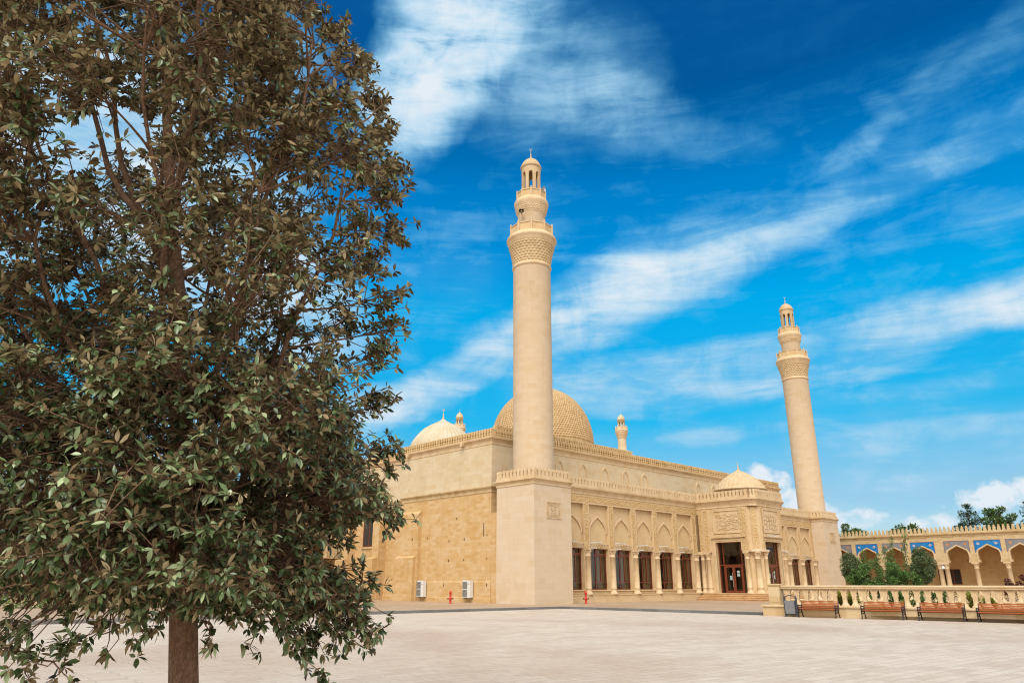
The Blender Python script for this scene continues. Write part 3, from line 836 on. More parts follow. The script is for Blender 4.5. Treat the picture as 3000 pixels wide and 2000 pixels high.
def make_minaret(px, label, dz=0.0, squash=1.0):
    A = 4.40
    cx, cy = px + A / 2, A / 2
    root = empty("minaret", (cx, cy, ZT), label, "minaret", "tall minarets at the two ends of the arcade front")
    mb = MB()
    fp = rect(px, 0, px + A, A)
    mb.sweep(fp, [(0.0, ZT - 0.1), (0, 9.3)])
    mb.build("pedestal", MAT["cream"], root)
    mb = MB()
    mb.sweep(fp, [(0.0, 9.3), (0.05, 9.32), (0.05, 9.42), (0.02, 9.44), (0.03, 9.52), (0.09, 9.62), (0.17, 9.68), (0.21, 9.70), (0.21, 9.79), (0.0, 9.80), (-1.9, 9.80)])
    mb.build("cornice", MAT["trim"], root)
    mb = MB()
    for i, (fr, L) in enumerate(sides(px, 0, px + A, A)):
        e = 0.0 if i % 2 == 0 else 0.34
        merlons(mb, fr, -0.06 + e, L + 0.06 - e, 9.80, -0.28, 0.06, 0.44, 0.85)
    mb.build("parapet", MAT["pale"], root)
    mb = MB()
    fr = Frame((px, 0, 0), (1, 0, 0))
    plaque_glyphs(mb, fr, 2.25, 7.33, 1.76, 1.32, -0.01)
    mb.build("calligraphy_plaque", MAT["trim"], root)
    mb = MB()
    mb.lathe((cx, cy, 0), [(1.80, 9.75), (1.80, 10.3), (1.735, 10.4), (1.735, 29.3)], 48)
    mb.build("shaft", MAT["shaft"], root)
    mb = MB()
    mb.lathe((cx, cy, 0), [(1.72, 29.25), (1.80, 29.32), (1.84, 29.42), (1.80, 29.55), (1.74, 29.66), (1.74, 29.7)], 48)
    mb.build("neck_ring", MAT["trim"], root)
    prof = [(1.735, 29.68), (1.76, 29.93), (1.79, 30.18), (1.83, 30.44), (1.88, 30.70), (1.935, 30.96), (1.995, 31.2), (2.06, 31.42), (2.13, 31.62)]
    mb = MB()
    bosses(mb, (cx, cy, 0), prof, 34, 0.085)
    mb.build("corbel", MAT["carved_stud"], root)
    mb = MB()
    mb.lathe((cx, cy, 0), [(2.10, 31.60), (2.16, 31.66), (2.20, 31.85), (2.27, 32.02), (2.35, 32.12), (2.37, 32.25), (2.33, 32.36), (2.22, 32.50), (2.12, 32.62), (1.2, 32.64)], 48)
    mb.build("gallery_rim", MAT["trim"], root)
    gallery(root, cx, cy, 2.03, 32.62, 33.55, 10, 0.15, 0.085)
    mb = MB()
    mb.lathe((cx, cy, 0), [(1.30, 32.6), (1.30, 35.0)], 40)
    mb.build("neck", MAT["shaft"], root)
    mb = MB()
    mb.lathe((cx, cy, 0), [(1.29, 34.9), (1.34, 34.98), (1.37, 35.05), (1.38, 35.12)], 40)
    mb.lathe((cx, cy, 0), [(1.50, 35.62), (1.53, 35.70), (1.56, 35.80), (1.63, 35.95), (1.66, 36.12), (1.65, 36.25), (1.58, 36.4), (1.48, 36.52), (0.8, 36.53)], 40)
    mb.lathe((cx, cy, 0), [(1.38, 35.10), (1.46, 35.40), (1.50, 35.64)], 40)
    bosses(mb, (cx, cy, 0), [(1.385, 35.12), (1.43, 35.28), (1.47, 35.44), (1.51, 35.60)], 36, 0.05)
    mb.build("upper_corbel", MAT["trim"], root)
    gallery(root, cx, cy, 1.43, 36.5, 37.32, 10, 0.15, 0.065)
    # lantern with eight arched openings through a thick wall
    mb = MB()
    ro, ri = 0.93, 0.70
    z0, zs, za, zt = 36.5, 39.30, 39.52, 40.12
    ph = YAW + math.pi - R_(4)
    nsec = 8
    hw = 0.20
    for k in range(nsec):
        ac = ph + 2 * math.pi * k / nsec
        al = hw / ro
        def P(r, a, z): return (cx + r * math.cos(a), cy + r * math.sin(a), z)
        # pier between this opening and the next
        b0, b1 = ac + al, ac + 2 * math.pi / nsec - al
        m = 3
        for j in range(m):
            a, b = b0 + (b1 - b0) * j / m, b0 + (b1 - b0) * (j + 1) / m
            mb.face([P(ro, a, z0), P(ro, b, z0), P(ro, b, zt), P(ro, a, zt)], 0, None, True)
            mb.face([P(ri, b, z0), P(ri, a, z0), P(ri, a, zt), P(ri, b, zt)], 0, None, True)
        for a, sg in ((b0, 1), (b1, -1)):
            mb.face([P(ro, a, z0), P(ri, a, z0), P(ri, a, zs), P(ro, a, zs)][::sg])
        mm = 8
        for j in range(mm):
            t0, t1 = -1 + 2 * j / mm, -1 + 2 * (j + 1) / mm
            y0, y1 = zs + (za - zs) * math.sqrt(max(0, 1 - t0 * t0)), zs + (za - zs) * math.sqrt(max(0, 1 - t1 * t1))
            a, b = ac + al * t0, ac + al * t1
            mb.face([P(ro, a, y0), P(ro, b, y1), P(ro, b, zt), P(ro, a, zt)], 0, None, True)
            mb.face([P(ri, b, y1), P(ri, a, y0), P(ri, a, zt), P(ri, b, zt)], 0, None, True)
            mb.face([P(ro, a, y0), P(ri, a, y0), P(ri, b, y1), P(ro, b, y1)])
    mb.face([(cx + ri * math.cos(2 * math.pi * j / 24), cy + ri * math.sin(2 * math.pi * j / 24), 40.1) for j in reversed(range(24))])
    mb.build("lantern", MAT["lantern"], root)
    mb = MB()
    mb.lathe((cx, cy, 0), [(0.80, 40.08), (0.94, 40.10), (1.02, 40.2), (1.025, 40.32), (0.96, 40.37)], 40)
    rib = lambda a, z: 1 + 0.012 * abs(math.sin(a * 12))
    mb.lathe((cx, cy, 0), [(0.97, 40.36), (0.90, 40.60), (0.78, 40.83), (0.60, 41.05), (0.40, 41.21), (0.20, 41.32), (0.04, 41.40)], 96, rfun=rib)
    d = mb.build("cap_dome", MAT["lantern"], root)
    mb = MB()
    finial(mb, (cx, cy, 41.36), 1.2 + dz, 0.10)
    mb.build("finial", MAT["trim"], d)
    if squash != 1.0:
        # the far tower is built a little shorter and slimmer than the near one
        base = 10.3 - ZT
        for o in root.children_recursive:
            for v in o.data.vertices:
                if v.co.z > base:
                    v.co.z = base + (v.co.z - base) * squash
                    v.co.x *= 0.975; v.co.y *= 0.975
    return root


MAT["carved_stud"] = plain_stone("stud_relief_stone", (0.54, 0.395, 0.22), stain=(0.46, 0.31, 0.15), scale=3.0)
min1 = make_minaret(0.0, "nearest and tallest-looking minaret on a square pedestal at the left end of the arcade front")
min2 = make_minaret(52.36, "farther minaret beyond the domed entrance porch, right of it and beside the tiled arcade", squash=0.9675)

# ------------------------------------------------------------------ the mosque
mosque = empty("mosque", (0.3, 5.42, ZT), "large cream and honey stone mosque with domes, crenellated roofs and a domed entrance porch", "mosque")
XW, YH, YF = 0.30, 5.42, 1.60
X1 = 52.4
# left (side) wall with a step at y=18.5
side_path = [(1.5, 62.0), (1.5, 18.5), (XW, 18.5), (XW, YH), (X1, YH), (X1, 62.0)]
mb = MB()
mb.sweep(side_path, [(0.0, 9.62), (0.0, 13.3)], closed=False, cap_ends=False)
mb.face([(1.5, 62, 0), (X1, 62, 0), (X1, 62, 13.5), (1.5, 62, 13.5)])
mb.build("upper_wall", MAT["upper"], mosque)
mb = MB()
mb.sweep([(1.5, 62.0), (1.5, 18.5), (XW, 18.5), (XW, YH), (X1, YH)], [(0.10, 0.0), (0.10, 0.52), (0.06, 0.56), (0.06, 1.78), (0.03, 1.84), (0.0, 1.86), (0.0, 9.12)], closed=False, cap_ends=False)
# low infill between the hall and the minaret pedestal
mb.box((XW + 0.02, 4.35, 0.0), (3.0, YH + 0.1, 7.36))
# projecting buttresses with sloped heads
fl = Frame((XW, 18.5, 0), (0, -1, 0))      # u = 18.5 - y
def buttress(fr, u0, u1, z1, d, slope=0.45):
    mb.prism(Frame2(fr, u0), [(0, 0.0), (d, 0.0), (d, z1 - slope), (0, z1)], 0, u1 - u0, 0, back=True)
class Frame2:
    """section plane for buttresses: (outwards, up) extruded along the wall"""
    def __init__(s, fr, u0): s.fr, s.u0 = fr, u0
    def p(s, a, v, n): return s.fr.p(s.u0 + n, v, a)
buttress(fl, -0.01, 3.25, 8.2, 0.32, 0.25)
buttress(fl, -0.02, 3.0, 4.3, 0.62, 0.35)
fl2 = Frame((1.5, 18.5, 0), (0, -1, 0))
for y0, y1 in ((22.7, 23.9), (28.5, 29.6), (31.9, 33.0), (38, 39.2), (44, 45.2)):
    buttress(fl2, 18.5 - y1, 18.5 - y0, 8.6, 0.9, 0.2)
    buttress(fl2, 18.5 - y1 - 0.35, 18.5 - y0 - 0.06, 4.5, 1.5, 0.5)
mb.build("lower_wall", MAT["old"], mosque)
mb = MB()
mid = [(0.0, 9.08), (0.05, 9.12), (0.06, 9.22), (0.03, 9.24), (0.05, 9.36), (0.12, 9.46), (0.20, 9.52), (0.22, 9.62), (0.0, 9.68)]
mb.sweep([(1.5, 62.0), (1.5, 18.5), (XW, 18.5), (XW, YH), (XW + 3.5, YH)], mid, closed=False)
mb.build("string_course", MAT["trim_old"], mosque)
mb = MB()
upc = [(0.0, 13.22), (0.04, 13.26), (0.05, 13.40), (0.02, 13.42), (0.05, 13.58), (0.14, 13.70), (0.25, 13.78), (0.27, 13.90), (-0.6, 13.92)]
mb.sweep(side_path, upc, closed=False)
mb.face([(1.5, YH, 13.6), (X1, YH, 13.6), (X1, 62, 13.6), (1.5, 62, 13.6)])
mb.build("roof_cornice", MAT["trim"], mosque)
mb = MB()
lattice(mb, Frame((XW, 18.5, 0), (0, -1, 0)), -0.2, 18.5 - YH + 0.20, 13.92, -0.30, 0.20, 0.36, 0.72)
lattice(mb, Frame((1.5, 62, 0), (0, -1, 0)), 0, 62 - 18.75, 13.92, -0.30, 0.20, 0.36, 0.72)
frf = Frame((XW, YH, 0), (1, 0, 0))
lattice(mb, frf, 0.32, X1 - XW - 0.2, 13.92, -0.30, 0.20, 0.36, 0.72)
lattice(mb, frf, 0.9, 20.8, 14.45, -0.95, -0.45, 0.36, 0.72)
fbox(mb, frf, 0.9, 20.8, 13.7, 14.45, -0.93, -0.47)
lattice(mb, Frame((X1, YH, 0), (0, 1, 0)), 0.32, 40, 13.92, -0.30, 0.20, 0.36, 0.72)
mb.build("roof_parapet", MAT["golden"], mosque)
# blind niches in the clerestory
def niche_mesh():
    mb = MB()
    fr = Frame((8.92, YH, 0), (1, 0, 0))
    o = [(-0.60, 9.9)] + arch(0.60, 11.95, 12.95, 7) + [(0.60, 9.9)]
    i = [(-0.46, 9.9)] + arch(0.46, 11.92, 12.74, 7) + [(0.46, 9.9)]
    mb.ring(fr, o, i, -0.01, 0.09)
    i2 = [(-0.40, 9.9)] + arch(0.40, 11.92, 12.64, 7) + [(0.40, 9.9)]
    mb.ring(fr, i, i2, -0.01, 0.045)
    return mb
n0 = niche_mesh().build("blind_niche", MAT["trim"], mosque)
for x in (12.34, 15.66, 18.98, 22.30, 32.62, 35.85, 39.2, 42.5, 45.8): link_copy(n0, mosque, (x - 8.92, 0, 0))
for y in (9.14, 17.5):
    mb = MB()
    mb.prism(Frame((XW - 0.02, y + 0.2, 0), (0, -1, 0)), [(0.0, 13.45), (0.26, 13.45), (0.34, 13.60), (0.34, 13.86), (0.0, 13.86)], 0, 0.40, back=True)
    mb.build("rain_spout", MAT["trim"], mosque)
# slits and weep holes in the old wall
for (y, z, h) in ((6.33, 5.48, 1.12), (10.0, 7.1, 0.16), (8.9, 5.2, 0.26), (11.0, 5.15, 0.2), (5.9, 5.5, 0.14), (8.9, 3.55, 0.16), (11.0, 3.5, 0.2), (5.9, 3.6, 0.14), (11.5, 1.45, 0.2), (5.85, 1.45, 0.22), (16.1, 5.5, 0.2), (14.2, 5.6, 0.12)):
    mb = MB()
    d = 0.09 if z < 1.9 else 0.03
    off = 0.34 if y > 15.2 else 0.0
    fbox(mb, fl, 18.5 - y - 0.03, 18.5 - y + 0.03, z, z + h, off, off + d)
    mb.build("wall_slit", MAT["inside"], mosque)
# windows of the rear part of the side wall
for yc in (25.8, 35.5, 41.5):
    mb = MB()
    fbox(mb, fl2, 18.5 - yc - 1.2, 18.5 - yc + 1.2, 5.3, 8.4, 0.0, 0.06)
    w = mb.build("side_window", MAT["wood"], mosque)
    mb = MB()
    for q in (-1, 1): fbox(mb, fl2, 18.5 - yc + q * 0.55 - 0.48, 18.5 - yc + q * 0.55 + 0.48, 5.45, 8.25, 0.06, 0.07)
    mb.build("pane", MAT["inside"], w)
    mb = MB()
    fbox(mb, fl2, 18.5 - yc - 1.35, 18.5 - yc + 1.35, 5.12, 5.3, 0.0, 0.12)
    mb.build("sill", MAT["trim_old"], w)

# ---- arcade front between the minarets
SP = 3.39
XK = [8.14 + SP * (k - 1) for k in range(7)]            # 4.75 .. 25.09
XKR = [56.8 - x for x in reversed(XK)]
fa = Frame((0, YF, 0), (1, 0, 0))
mb = MB()
for xs in (XK, XKR):
    a, b = xs[0] - 0.45, xs[-1] + 0.70
    if xs is XKR: a, b = xs[0] - 0.7, xs[-1] + 0.36
    fbox(mb, fa, a, b, 8.45, 9.30, -0.32, 0.0)
    for x in xs:
        fbox(mb, fa, x - 0.36, x + 0.36, 4.60, 8.45, -0.32, 0.0)
        fbox(mb, fa, x - 0.36, x + 0.36, 0.70, 4.60, -0.62, -0.02)
    # plinth
    fbox(mb, fa, a, b, 0.0, 0.70, -0.6, 0.26)
    mb.prism(Frame2(fa, a), [(-0.6, 0.70), (0.26, 0.70), (0.30, 0.73), (0.30, 0.79), (-0.6, 0.80)], 0, b - a, 0, back=True)
    for i in range(len(xs) - 1):
        l, r = xs[i] + 0.36, xs[i + 1] - 0.36
        fbox(mb, fa, l - 0.02, r + 0.02, 0.79, 1.08, -0.55, -0.12)
        fbox(mb, fa, l + 0.12, r - 0.12, 0.85, 1.02, -0.12, -0.09)
        fbox(mb, fa, l, r, 1.08, 1.17, -0.55, 0.02)
mb.box((4.3, YF + 0.30, 9.25), (25.9, YH + 0.05, 9.72))
mb.box((31.8, YF + 0.30, 9.25), (52.5, YH + 0.05, 9.72))
mb.build("arcade_wall", MAT["facade"], mosque)
mb = MB()
for xs in (XK, XKR):
    a, b = xs[0] - 0.44, xs[-1] + 0.65
    if xs is XKR: a, b = xs[0] - 0.65, xs[-1] + 0.34
    fbox(mb, fa, a, b, 8.58, 9.06, 0.0, 0.022)
    for x in xs: fbox(mb, fa, x - 0.25, x + 0.25, 4.72, 8.50, 0.0, 0.022)
mb.build("carved_frieze", MAT["carved"], mosque)
mb = MB()
anx = [(0.0, 9.18), (0.05, 9.22), (0.05, 9.30), (0.03, 9.34), (0.08, 9.48), (0.17, 9.62), (0.26, 9.68), (0.28, 9.80), (-0.4, 9.82)]
mb.sweep([(4.41, YF), (25.8, YF)], anx, closed=False)
mb.sweep([(31.9, YF), (52.35, YF)], anx, closed=False)
for xs in (XK, XKR):
    for x in xs:
        for s_ in (-1, 1): fbox(mb, fa, x + s_ * 0.32 - 0.04, x + s_ * 0.32 + 0.04, 4.66, 8.45, 0.0, 0.045)
    for i in range(len(xs) - 1):
        l, r = xs[i] + 0.36, xs[i + 1] - 0.36
        fbox(mb, fa, l, r, 8.40, 8.50, -0.02, 0.05)
mb.build("arcade_cornice", MAT["trim"], mosque)
mb = MB()
merlons(mb, fa, 4.45, 25.7, 9.82, -0.14, 0.20, 0.43, 0.84)
merlons(mb, fa, 32.0, 52.3, 9.82, -0.14, 0.20, 0.43, 0.84)
mb.build("arcade_parapet", MAT["pale"], mosque)

# one bay: recessed panel with a moulded arch over a window
def bay_panel():
    mb = MB()
    l, r = XK[1] + 0.36, XK[2] - 0.36
    c = (l + r) / 2
    hw = (r - l) / 2
    fbox(mb, fa, l - 0.01, r + 0.01, 4.62, 8.46, -0.60, -0.24, 0)
    A_ = arch(1.24, 5.95, 7.48, 9, 0.70, 0.50)
    B_ = arch(1.12, 5.90, 7.32, 9, 0.70, 0.50)
    o = [(c + u, v) for u, v in A_]
    i = [(c + u, v) for u, v in B_]
    mb.ring(fa, o, i, -0.25, -0.10, 1)
    # small beads along the arch
    for k in range(len(o) - 1):
        for t in (0.25, 0.75):
            u, v = o[k][0] * (1 - t) + o[k + 1][0] * t, o[k][1] * (1 - t) + o[k + 1][1] * t
            fbox(mb, fa, u - 0.035, u + 0.035, v - 0.02, v + 0.075, -0.25, -0.13, 1)
    poly = [(c + hw - 0.02, 5.10), (c + hw - 0.02, 5.9)] + [(u, v) for u, v in reversed(i)] + [(c - hw + 0.02, 5.9), (c - hw + 0.02, 5.10)]
    mb.prism(fa, poly, -0.25, -0.20, 2)
    # stalactite band above the window
    fbox(mb, fa, l, r, 4.98, 5.10, -0.25, -0.06, 1)
    fbox(mb, fa, l, r, 4.60, 4.98, -0.25, -0.16, 1)
    n = 12
    for k in range(n):
        u = l + (r - l) * (k + 0.5) / n
        w = (r - l) / n * 0.40
        mb.prism(fa, [(u - w * 0.4, 4.64), (u + w * 0.4, 4.64), (u + w, 4.80), (u - w, 4.80)], -0.17, -0.09, 1)
        u2 = l + (r - l) * (k + 1.0) / n
        if k < n - 1: mb.prism(fa, [(u2 - w * 0.4, 4.80), (u2 + w * 0.4, 4.80), (u2 + w, 4.97), (u2 - w, 4.97)], -0.17, -0.075, 1)
    return mb
def bay_window():
    l, r = XK[1] + 0.34, XK[2] - 0.34
    z0, z1, nn = 1.17, 4.62, -0.46
    W = r - l
    f = MB()
    for u in (0.0, W - 0.10): fbox(f, fa, l + u, l + u + 0.10, z0, z1, nn - 0.06, nn + 0.05)
    for u in (0.60, 1.26, 1.95): fbox(f, fa, l + u - 0.035, l + u + 0.035, 1.80, 4.02, nn - 0.05, nn + 0.04)
    fbox(f, fa, l + 1.26 - 0.05, l + 1.26 + 0.05, z0, 1.80, nn - 0.05, nn + 0.045)
    fbox(f, fa, l + 1.26 - 0.05, l + 1.26 + 0.05, 4.02, z1, nn - 0.05, nn + 0.045)
    fbox(f, fa, l + 1.30, r - 0.1, 4.10, 4.22, nn - 0.05, nn + 0.055)
    fbox(f, fa, l + 1.30, l + 1.42, 4.22, 4.54, nn - 0.05, nn + 0.055)
    fbox(f, fa, r - 0.22, r - 0.1, 4.22, 4.54, nn - 0.05, nn + 0.055)
    for v, t in ((z0, 0.06), (1.78, 0.05), (4.0, 0.06), (z1 - 0.08, 0.08)): fbox(f, fa, l + 0.1, r - 0.1, v, v + t, nn - 0.045, nn + 0.048)
    g = MB()
    fbox(g, fa, l + 0.05, r - 0.05, z0 + 0.02, z1 - 0.02, nn - 0.012, nn - 0.004)
    c = MB()
    rnd = random.Random(9)
    for (a, b) in ((0.25, 1.0), (1.62, 2.55)):
        m = 26
        pts = [(l + a + (b - a) * k / m, nn - 0.14 + 0.05 * math.sin(k * 1.7) + 0.02 * rnd.random()) for k in range(m + 1)]
        for k in range(m):
            (u0, n0_), (u1, n1_) = pts[k], pts[k + 1]
            c.face([fa.p(u0, 1.05, n0_), fa.p(u1, 1.05, n1_), fa.p(u1, 4.6, n1_), fa.p(u0, 4.6, n0_)], 0, None, True)
    return f, g, c
p0 = bay_panel().build("arch_panel", [MAT["facade"], MAT["trim"], MAT["carved_fine"]], mosque)
f, g, c = bay_window()
w0 = f.build("window", MAT["wood"], mosque)
g0 = g.build("pane", MAT["glass"], w0)
c0 = c.build("curtain", MAT["curtain"], w0)
def column_mesh(x, y, r, z0=0.80, zc=4.62):
    mb = MB()
    mb.lathe((x, y, 0), [(r * 1.5, z0), (r * 1.5, z0 + 0.07), (r * 1.35, z0 + 0.12), (r * 1.15, z0 + 0.2), (r * 1.02, z0 + 0.24), (r * 1.02, z0 + 0.44), (r * 1.12, z0 + 0.47), (r * 1.12, z0 + 0.52), (r, z0 + 0.55), (r * 0.94, zc - 0.72), (r * 1.05, zc - 0.70), (r * 1.05, zc - 0.64), (r * 0.95, zc - 0.62), (r * 0.97, zc - 0.42), (r * 1.06, zc - 0.36), (r * 1.22, zc - 0.22), (r * 1.36, zc - 0.14)], 20)
    w = r * 1.36
    mb.box((x - w, y - w, zc - 0.15), (x + w, y + w, zc))
    # leaf knobs round the bell of the capital
    for k in range(8):
        a = k * math.pi / 4
        mb.lathe((x + r * 1.08 * math.cos(a), y + r * 1.08 * math.sin(a), zc - 0.36), [(0.02, 0), (0.055, 0.05), (0.065, 0.12), (0.02, 0.18)], 6)
    return mb
col0 = column_mesh(XK[1], YF - 0.06, 0.255).build("column", MAT["trim"], mosque)
mb = MB()
fbox(mb, fa, XK[1] + 0.65, XK[1] + 2.15, 5.13, 5.19, -0.12, -0.04)
for u in (0.66, 1.4, 2.1): fbox(mb, fa, XK[1] + u, XK[1] + u + 0.04, 5.09, 5.15, -0.22, -0.06)
lamp0 = mb.build("wash_lamp", MAT["lampw"], mosque)
mb = MB()
fbox(mb, fa, XK[1] + 0.02, XK[1] + 0.72, 4.60, 4.66, 0.40, 0.52)
lamp1 = mb.build("capital_lamp", MAT["lampw"], mosque)
for xs in (XK, XKR):
    for i in range(len(xs)):
        d = (xs[i] - XK[1], 0, 0)
        if abs(d[0]) > 0.01:
            link_copy(col0, mosque, d)
        if i < len(xs) - 1 and abs(d[0]) > 0.01:
            link_copy(p0, mosque, d)
            w = link_copy(w0, mosque, d)
            link_copy(g0, w); link_copy(c0, w)
            link_copy(lamp0, mosque, d)
            if xs[i] > 5: link_copy(lamp1, mosque, d)
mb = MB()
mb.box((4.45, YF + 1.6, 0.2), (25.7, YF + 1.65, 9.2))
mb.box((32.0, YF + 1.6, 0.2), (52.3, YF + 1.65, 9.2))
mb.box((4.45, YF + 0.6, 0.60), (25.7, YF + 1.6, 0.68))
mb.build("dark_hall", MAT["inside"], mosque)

# ---- the entrance porch
PX0, PX1, PY = 25.80, 31.90, -5.0
CH = 0.85
foot = [(PX0, YF + 0.3), (PX0, PY + CH), (PX0 + CH, PY), (PX1 - CH, PY), (PX1, PY + CH), (PX1, YF + 0.3)]
frS = Frame((PX0, YF, 0), (0, -1, 0))              # u = 1.6 - y
frF = Frame((PX0 + CH, PY, 0), (1, 0, 0))
frC = Frame((PX0, PY + CH, 0), (1, -1, 0))
frC2 = Frame((PX1 - CH, PY, 0), (1, 1, 0))
frR = Frame((PX1, PY + CH, 0), (0, 1, 0))
LS, LF, LC = YF - (PY + CH), PX1 - PX0 - 2 * CH, CH * math.sqrt(2)
DS = (2.10, 4.95)
DF = (LF / 2 - 1.45, LF / 2 + 1.45)
ZF = 0.82
mb = MB()
def walled(fr, L, door):
    u0, u1 = door
    fbox(mb, fr, 0, u0 - 0.12, ZF - 0.3, 9.2, -0.55, 0)
    fbox(mb, fr, u1 + 0.12, L, ZF - 0.3, 9.2, -0.55, 0)
    fbox(mb, fr, u0 - 0.12, u1 + 0.12, 5.66, 9.2, -0.55, 0)
walled(frS, LS, DS)
walled(frF, LF, DF)
fbox(mb, frC, 0, LC, ZF - 0.3, 9.2, -0.55, 0)
fbox(mb, frC2, 0, LC, ZF - 0.3, 9.2, -0.55, 0)
fbox(mb, frR, 0, LS, ZF - 0.3, 9.2, -0.55, 0)
mb.face([(x, y, 9.75) for x, y in foot])
mb.build("porch_wall", MAT["facade"], mosque)
mb = MB()
anp = [(0.0, 9.02), (0.06, 9.06), (0.06, 9.14), (0.03, 9.18), (0.08, 9.34), (0.17, 9.52), (0.28, 9.66), (0.32, 9.70), (0.32, 9.82), (-0.4, 9.84)]
small = [(PX0, YF + 0.05), (PX0, PY + 0.45), (PX0 + 0.45, PY), (PX1 - 0.45, PY), (PX1, PY + 0.45), (PX1, YF + 0.05)]
mb.sweep(small, anp, closed=False)
for fr, (u0, u1) in ((frS, DS), (frF, DF)):
    # door surround
    for k, (t, n1) in enumerate(((0.0, 0.03), (0.14, 0.06))):
        o = [(u0 - 0.12 - t - 0.14, ZF), (u0 - 0.12 - t - 0.14, 5.66 + t + 0.14), (u1 + 0.12 + t + 0.14, 5.66 + t + 0.14), (u1 + 0.12 + t + 0.14, ZF)]
        i = [(u0 - 0.12 - t, ZF), (u0 - 0.12 - t, 5.66 + t), (u1 + 0.12 + t, 5.66 + t), (u1 + 0.12 + t, ZF)]
        mb.ring(fr, o, i, -0.02, n1)
    fbox(mb, fr, u0 - 0.5, u1 + 0.5, 6.08, 6.17, -0.02, 0.20)
    fbox(mb, fr, u0 - 0.42, u1 + 0.42, 5.98, 6.08, -0.02, 0.10)
    o = [(u0 - 0.2, 6.5), (u1 + 0.2, 6.5), (u1 + 0.2, 8.86), (u0 - 0.2, 8.86)]
    i = [(u0, 6.66), (u1, 6.66), (u1, 8.70), (u0, 8.70)]
    mb.ring(fr, o[::-1], i[::-1], -0.02, 0.08, closed=True)
    n = 14
    for k in range(n):
        u = u0 - 0.2 + (u1 - u0 + 0.4) * (k + 0.5) / n
        fbox(mb, fr, u - 0.07, u + 0.07, 6.20, 6.42, -0.02, 0.05)
        fbox(mb, fr, u - 0.07, u + 0.07, 8.88, 9.0, -0.02, 0.05)
mb.build("porch_cornice", MAT["trim"], mosque)
mb = MB()
for i in range(len(small) - 1):
    a, b = Vector((*small[i], 0)), Vector((*small[i + 1], 0))
    fr = Frame(a, b - a)
    L = (b - a).length
    merlons(mb, fr, 0.03 if i else 0.3, L - 0.03, 9.84, -0.12, 0.22, 0.42 if L > 1 else 0.32, 0.84)
mb.build("porch_parapet", MAT["pale"], mosque)
# carved pilaster strips over the column clusters
def strip(fr, u, w=0.17, z0=4.78, z1=8.98):
    mb = MB()
    fbox(mb, fr, u - w - 0.05, u + w + 0.05, z0, z1, -0.02, 0.10, 1)
    fbox(mb, fr, u - w, u + w, z0 + 0.03, z1 - 0.05, 0.10, 0.122, 0)
    mb.build("carved_pilaster", [MAT["carved"], MAT["trim"]], mosque)
for u in (0.45, 1.10): strip(frS, u)
strip(frS, 5.42); strip(frS, 5.02, 0.10); strip(frC, LC / 2, 0.22); strip(frF, 0.26, 0.13); strip(frF, LF - 0.26, 0.13); strip(frC2, LC / 2, 0.22)
mb = MB()
fbox(mb, frS, 0.08, 1.52, 4.66, 4.78, -0.02, 0.42)
fbox(mb, frS, 5.12, LS + 0.10, 4.66, 4.78, -0.02, 0.42)
fbox(mb, frC, -0.05, LC + 0.05, 4.665, 4.785, -0.02, 0.48)
fbox(mb, frF, -0.1, 0.55, 4.66, 4.78, -0.02, 0.42)
fbox(mb, frF, LF - 0.55, LF + 0.1, 4.66, 4.78, -0.02, 0.42)
fbox(mb, frC2, -0.05, LC + 0.05, 4.665, 4.785, -0.02, 0.48)
mb.build("impost_slab", MAT["trim"], mosque)
for (fr, u, r) in ((frS, 0.45, 0.23), (frS, 1.10, 0.23), (frS, 5.42, 0.22), (frC, LC / 2, 0.29), (frF, 0.26, 0.19), (frF, LF - 0.26, 0.19), (frC2, LC / 2, 0.29)):
    q = fr.p(u, 0, 0.12)
    column_mesh(q[0], q[1], r, ZF, 4.67).build("column", MAT["trim"], mosque)
mb = MB()
fbox(mb, frS, 0.02, 0.22, 0.9, 8.5, 0.0, 0.09)
mb.build("downpipe", MAT["pipe"], mosque)
# white lamp strips on the imposts
for fr, a, b in ((frC, 0.1, 1.1), (frF, 0.0, 0.6), (frF, LF - 0.6, LF + 0.05), (frF, LF / 2 - 0.9, LF / 2 + 0.9)):
    mb = MB()
    z = 6.18 if b - a > 1.5 else 4.79
    fbox(mb, fr, a, b, z, z + 0.06, 0.10, 0.40 if z < 5 else 0.2)
    mb.build("lamp_strip", MAT["lampw"], mosque)

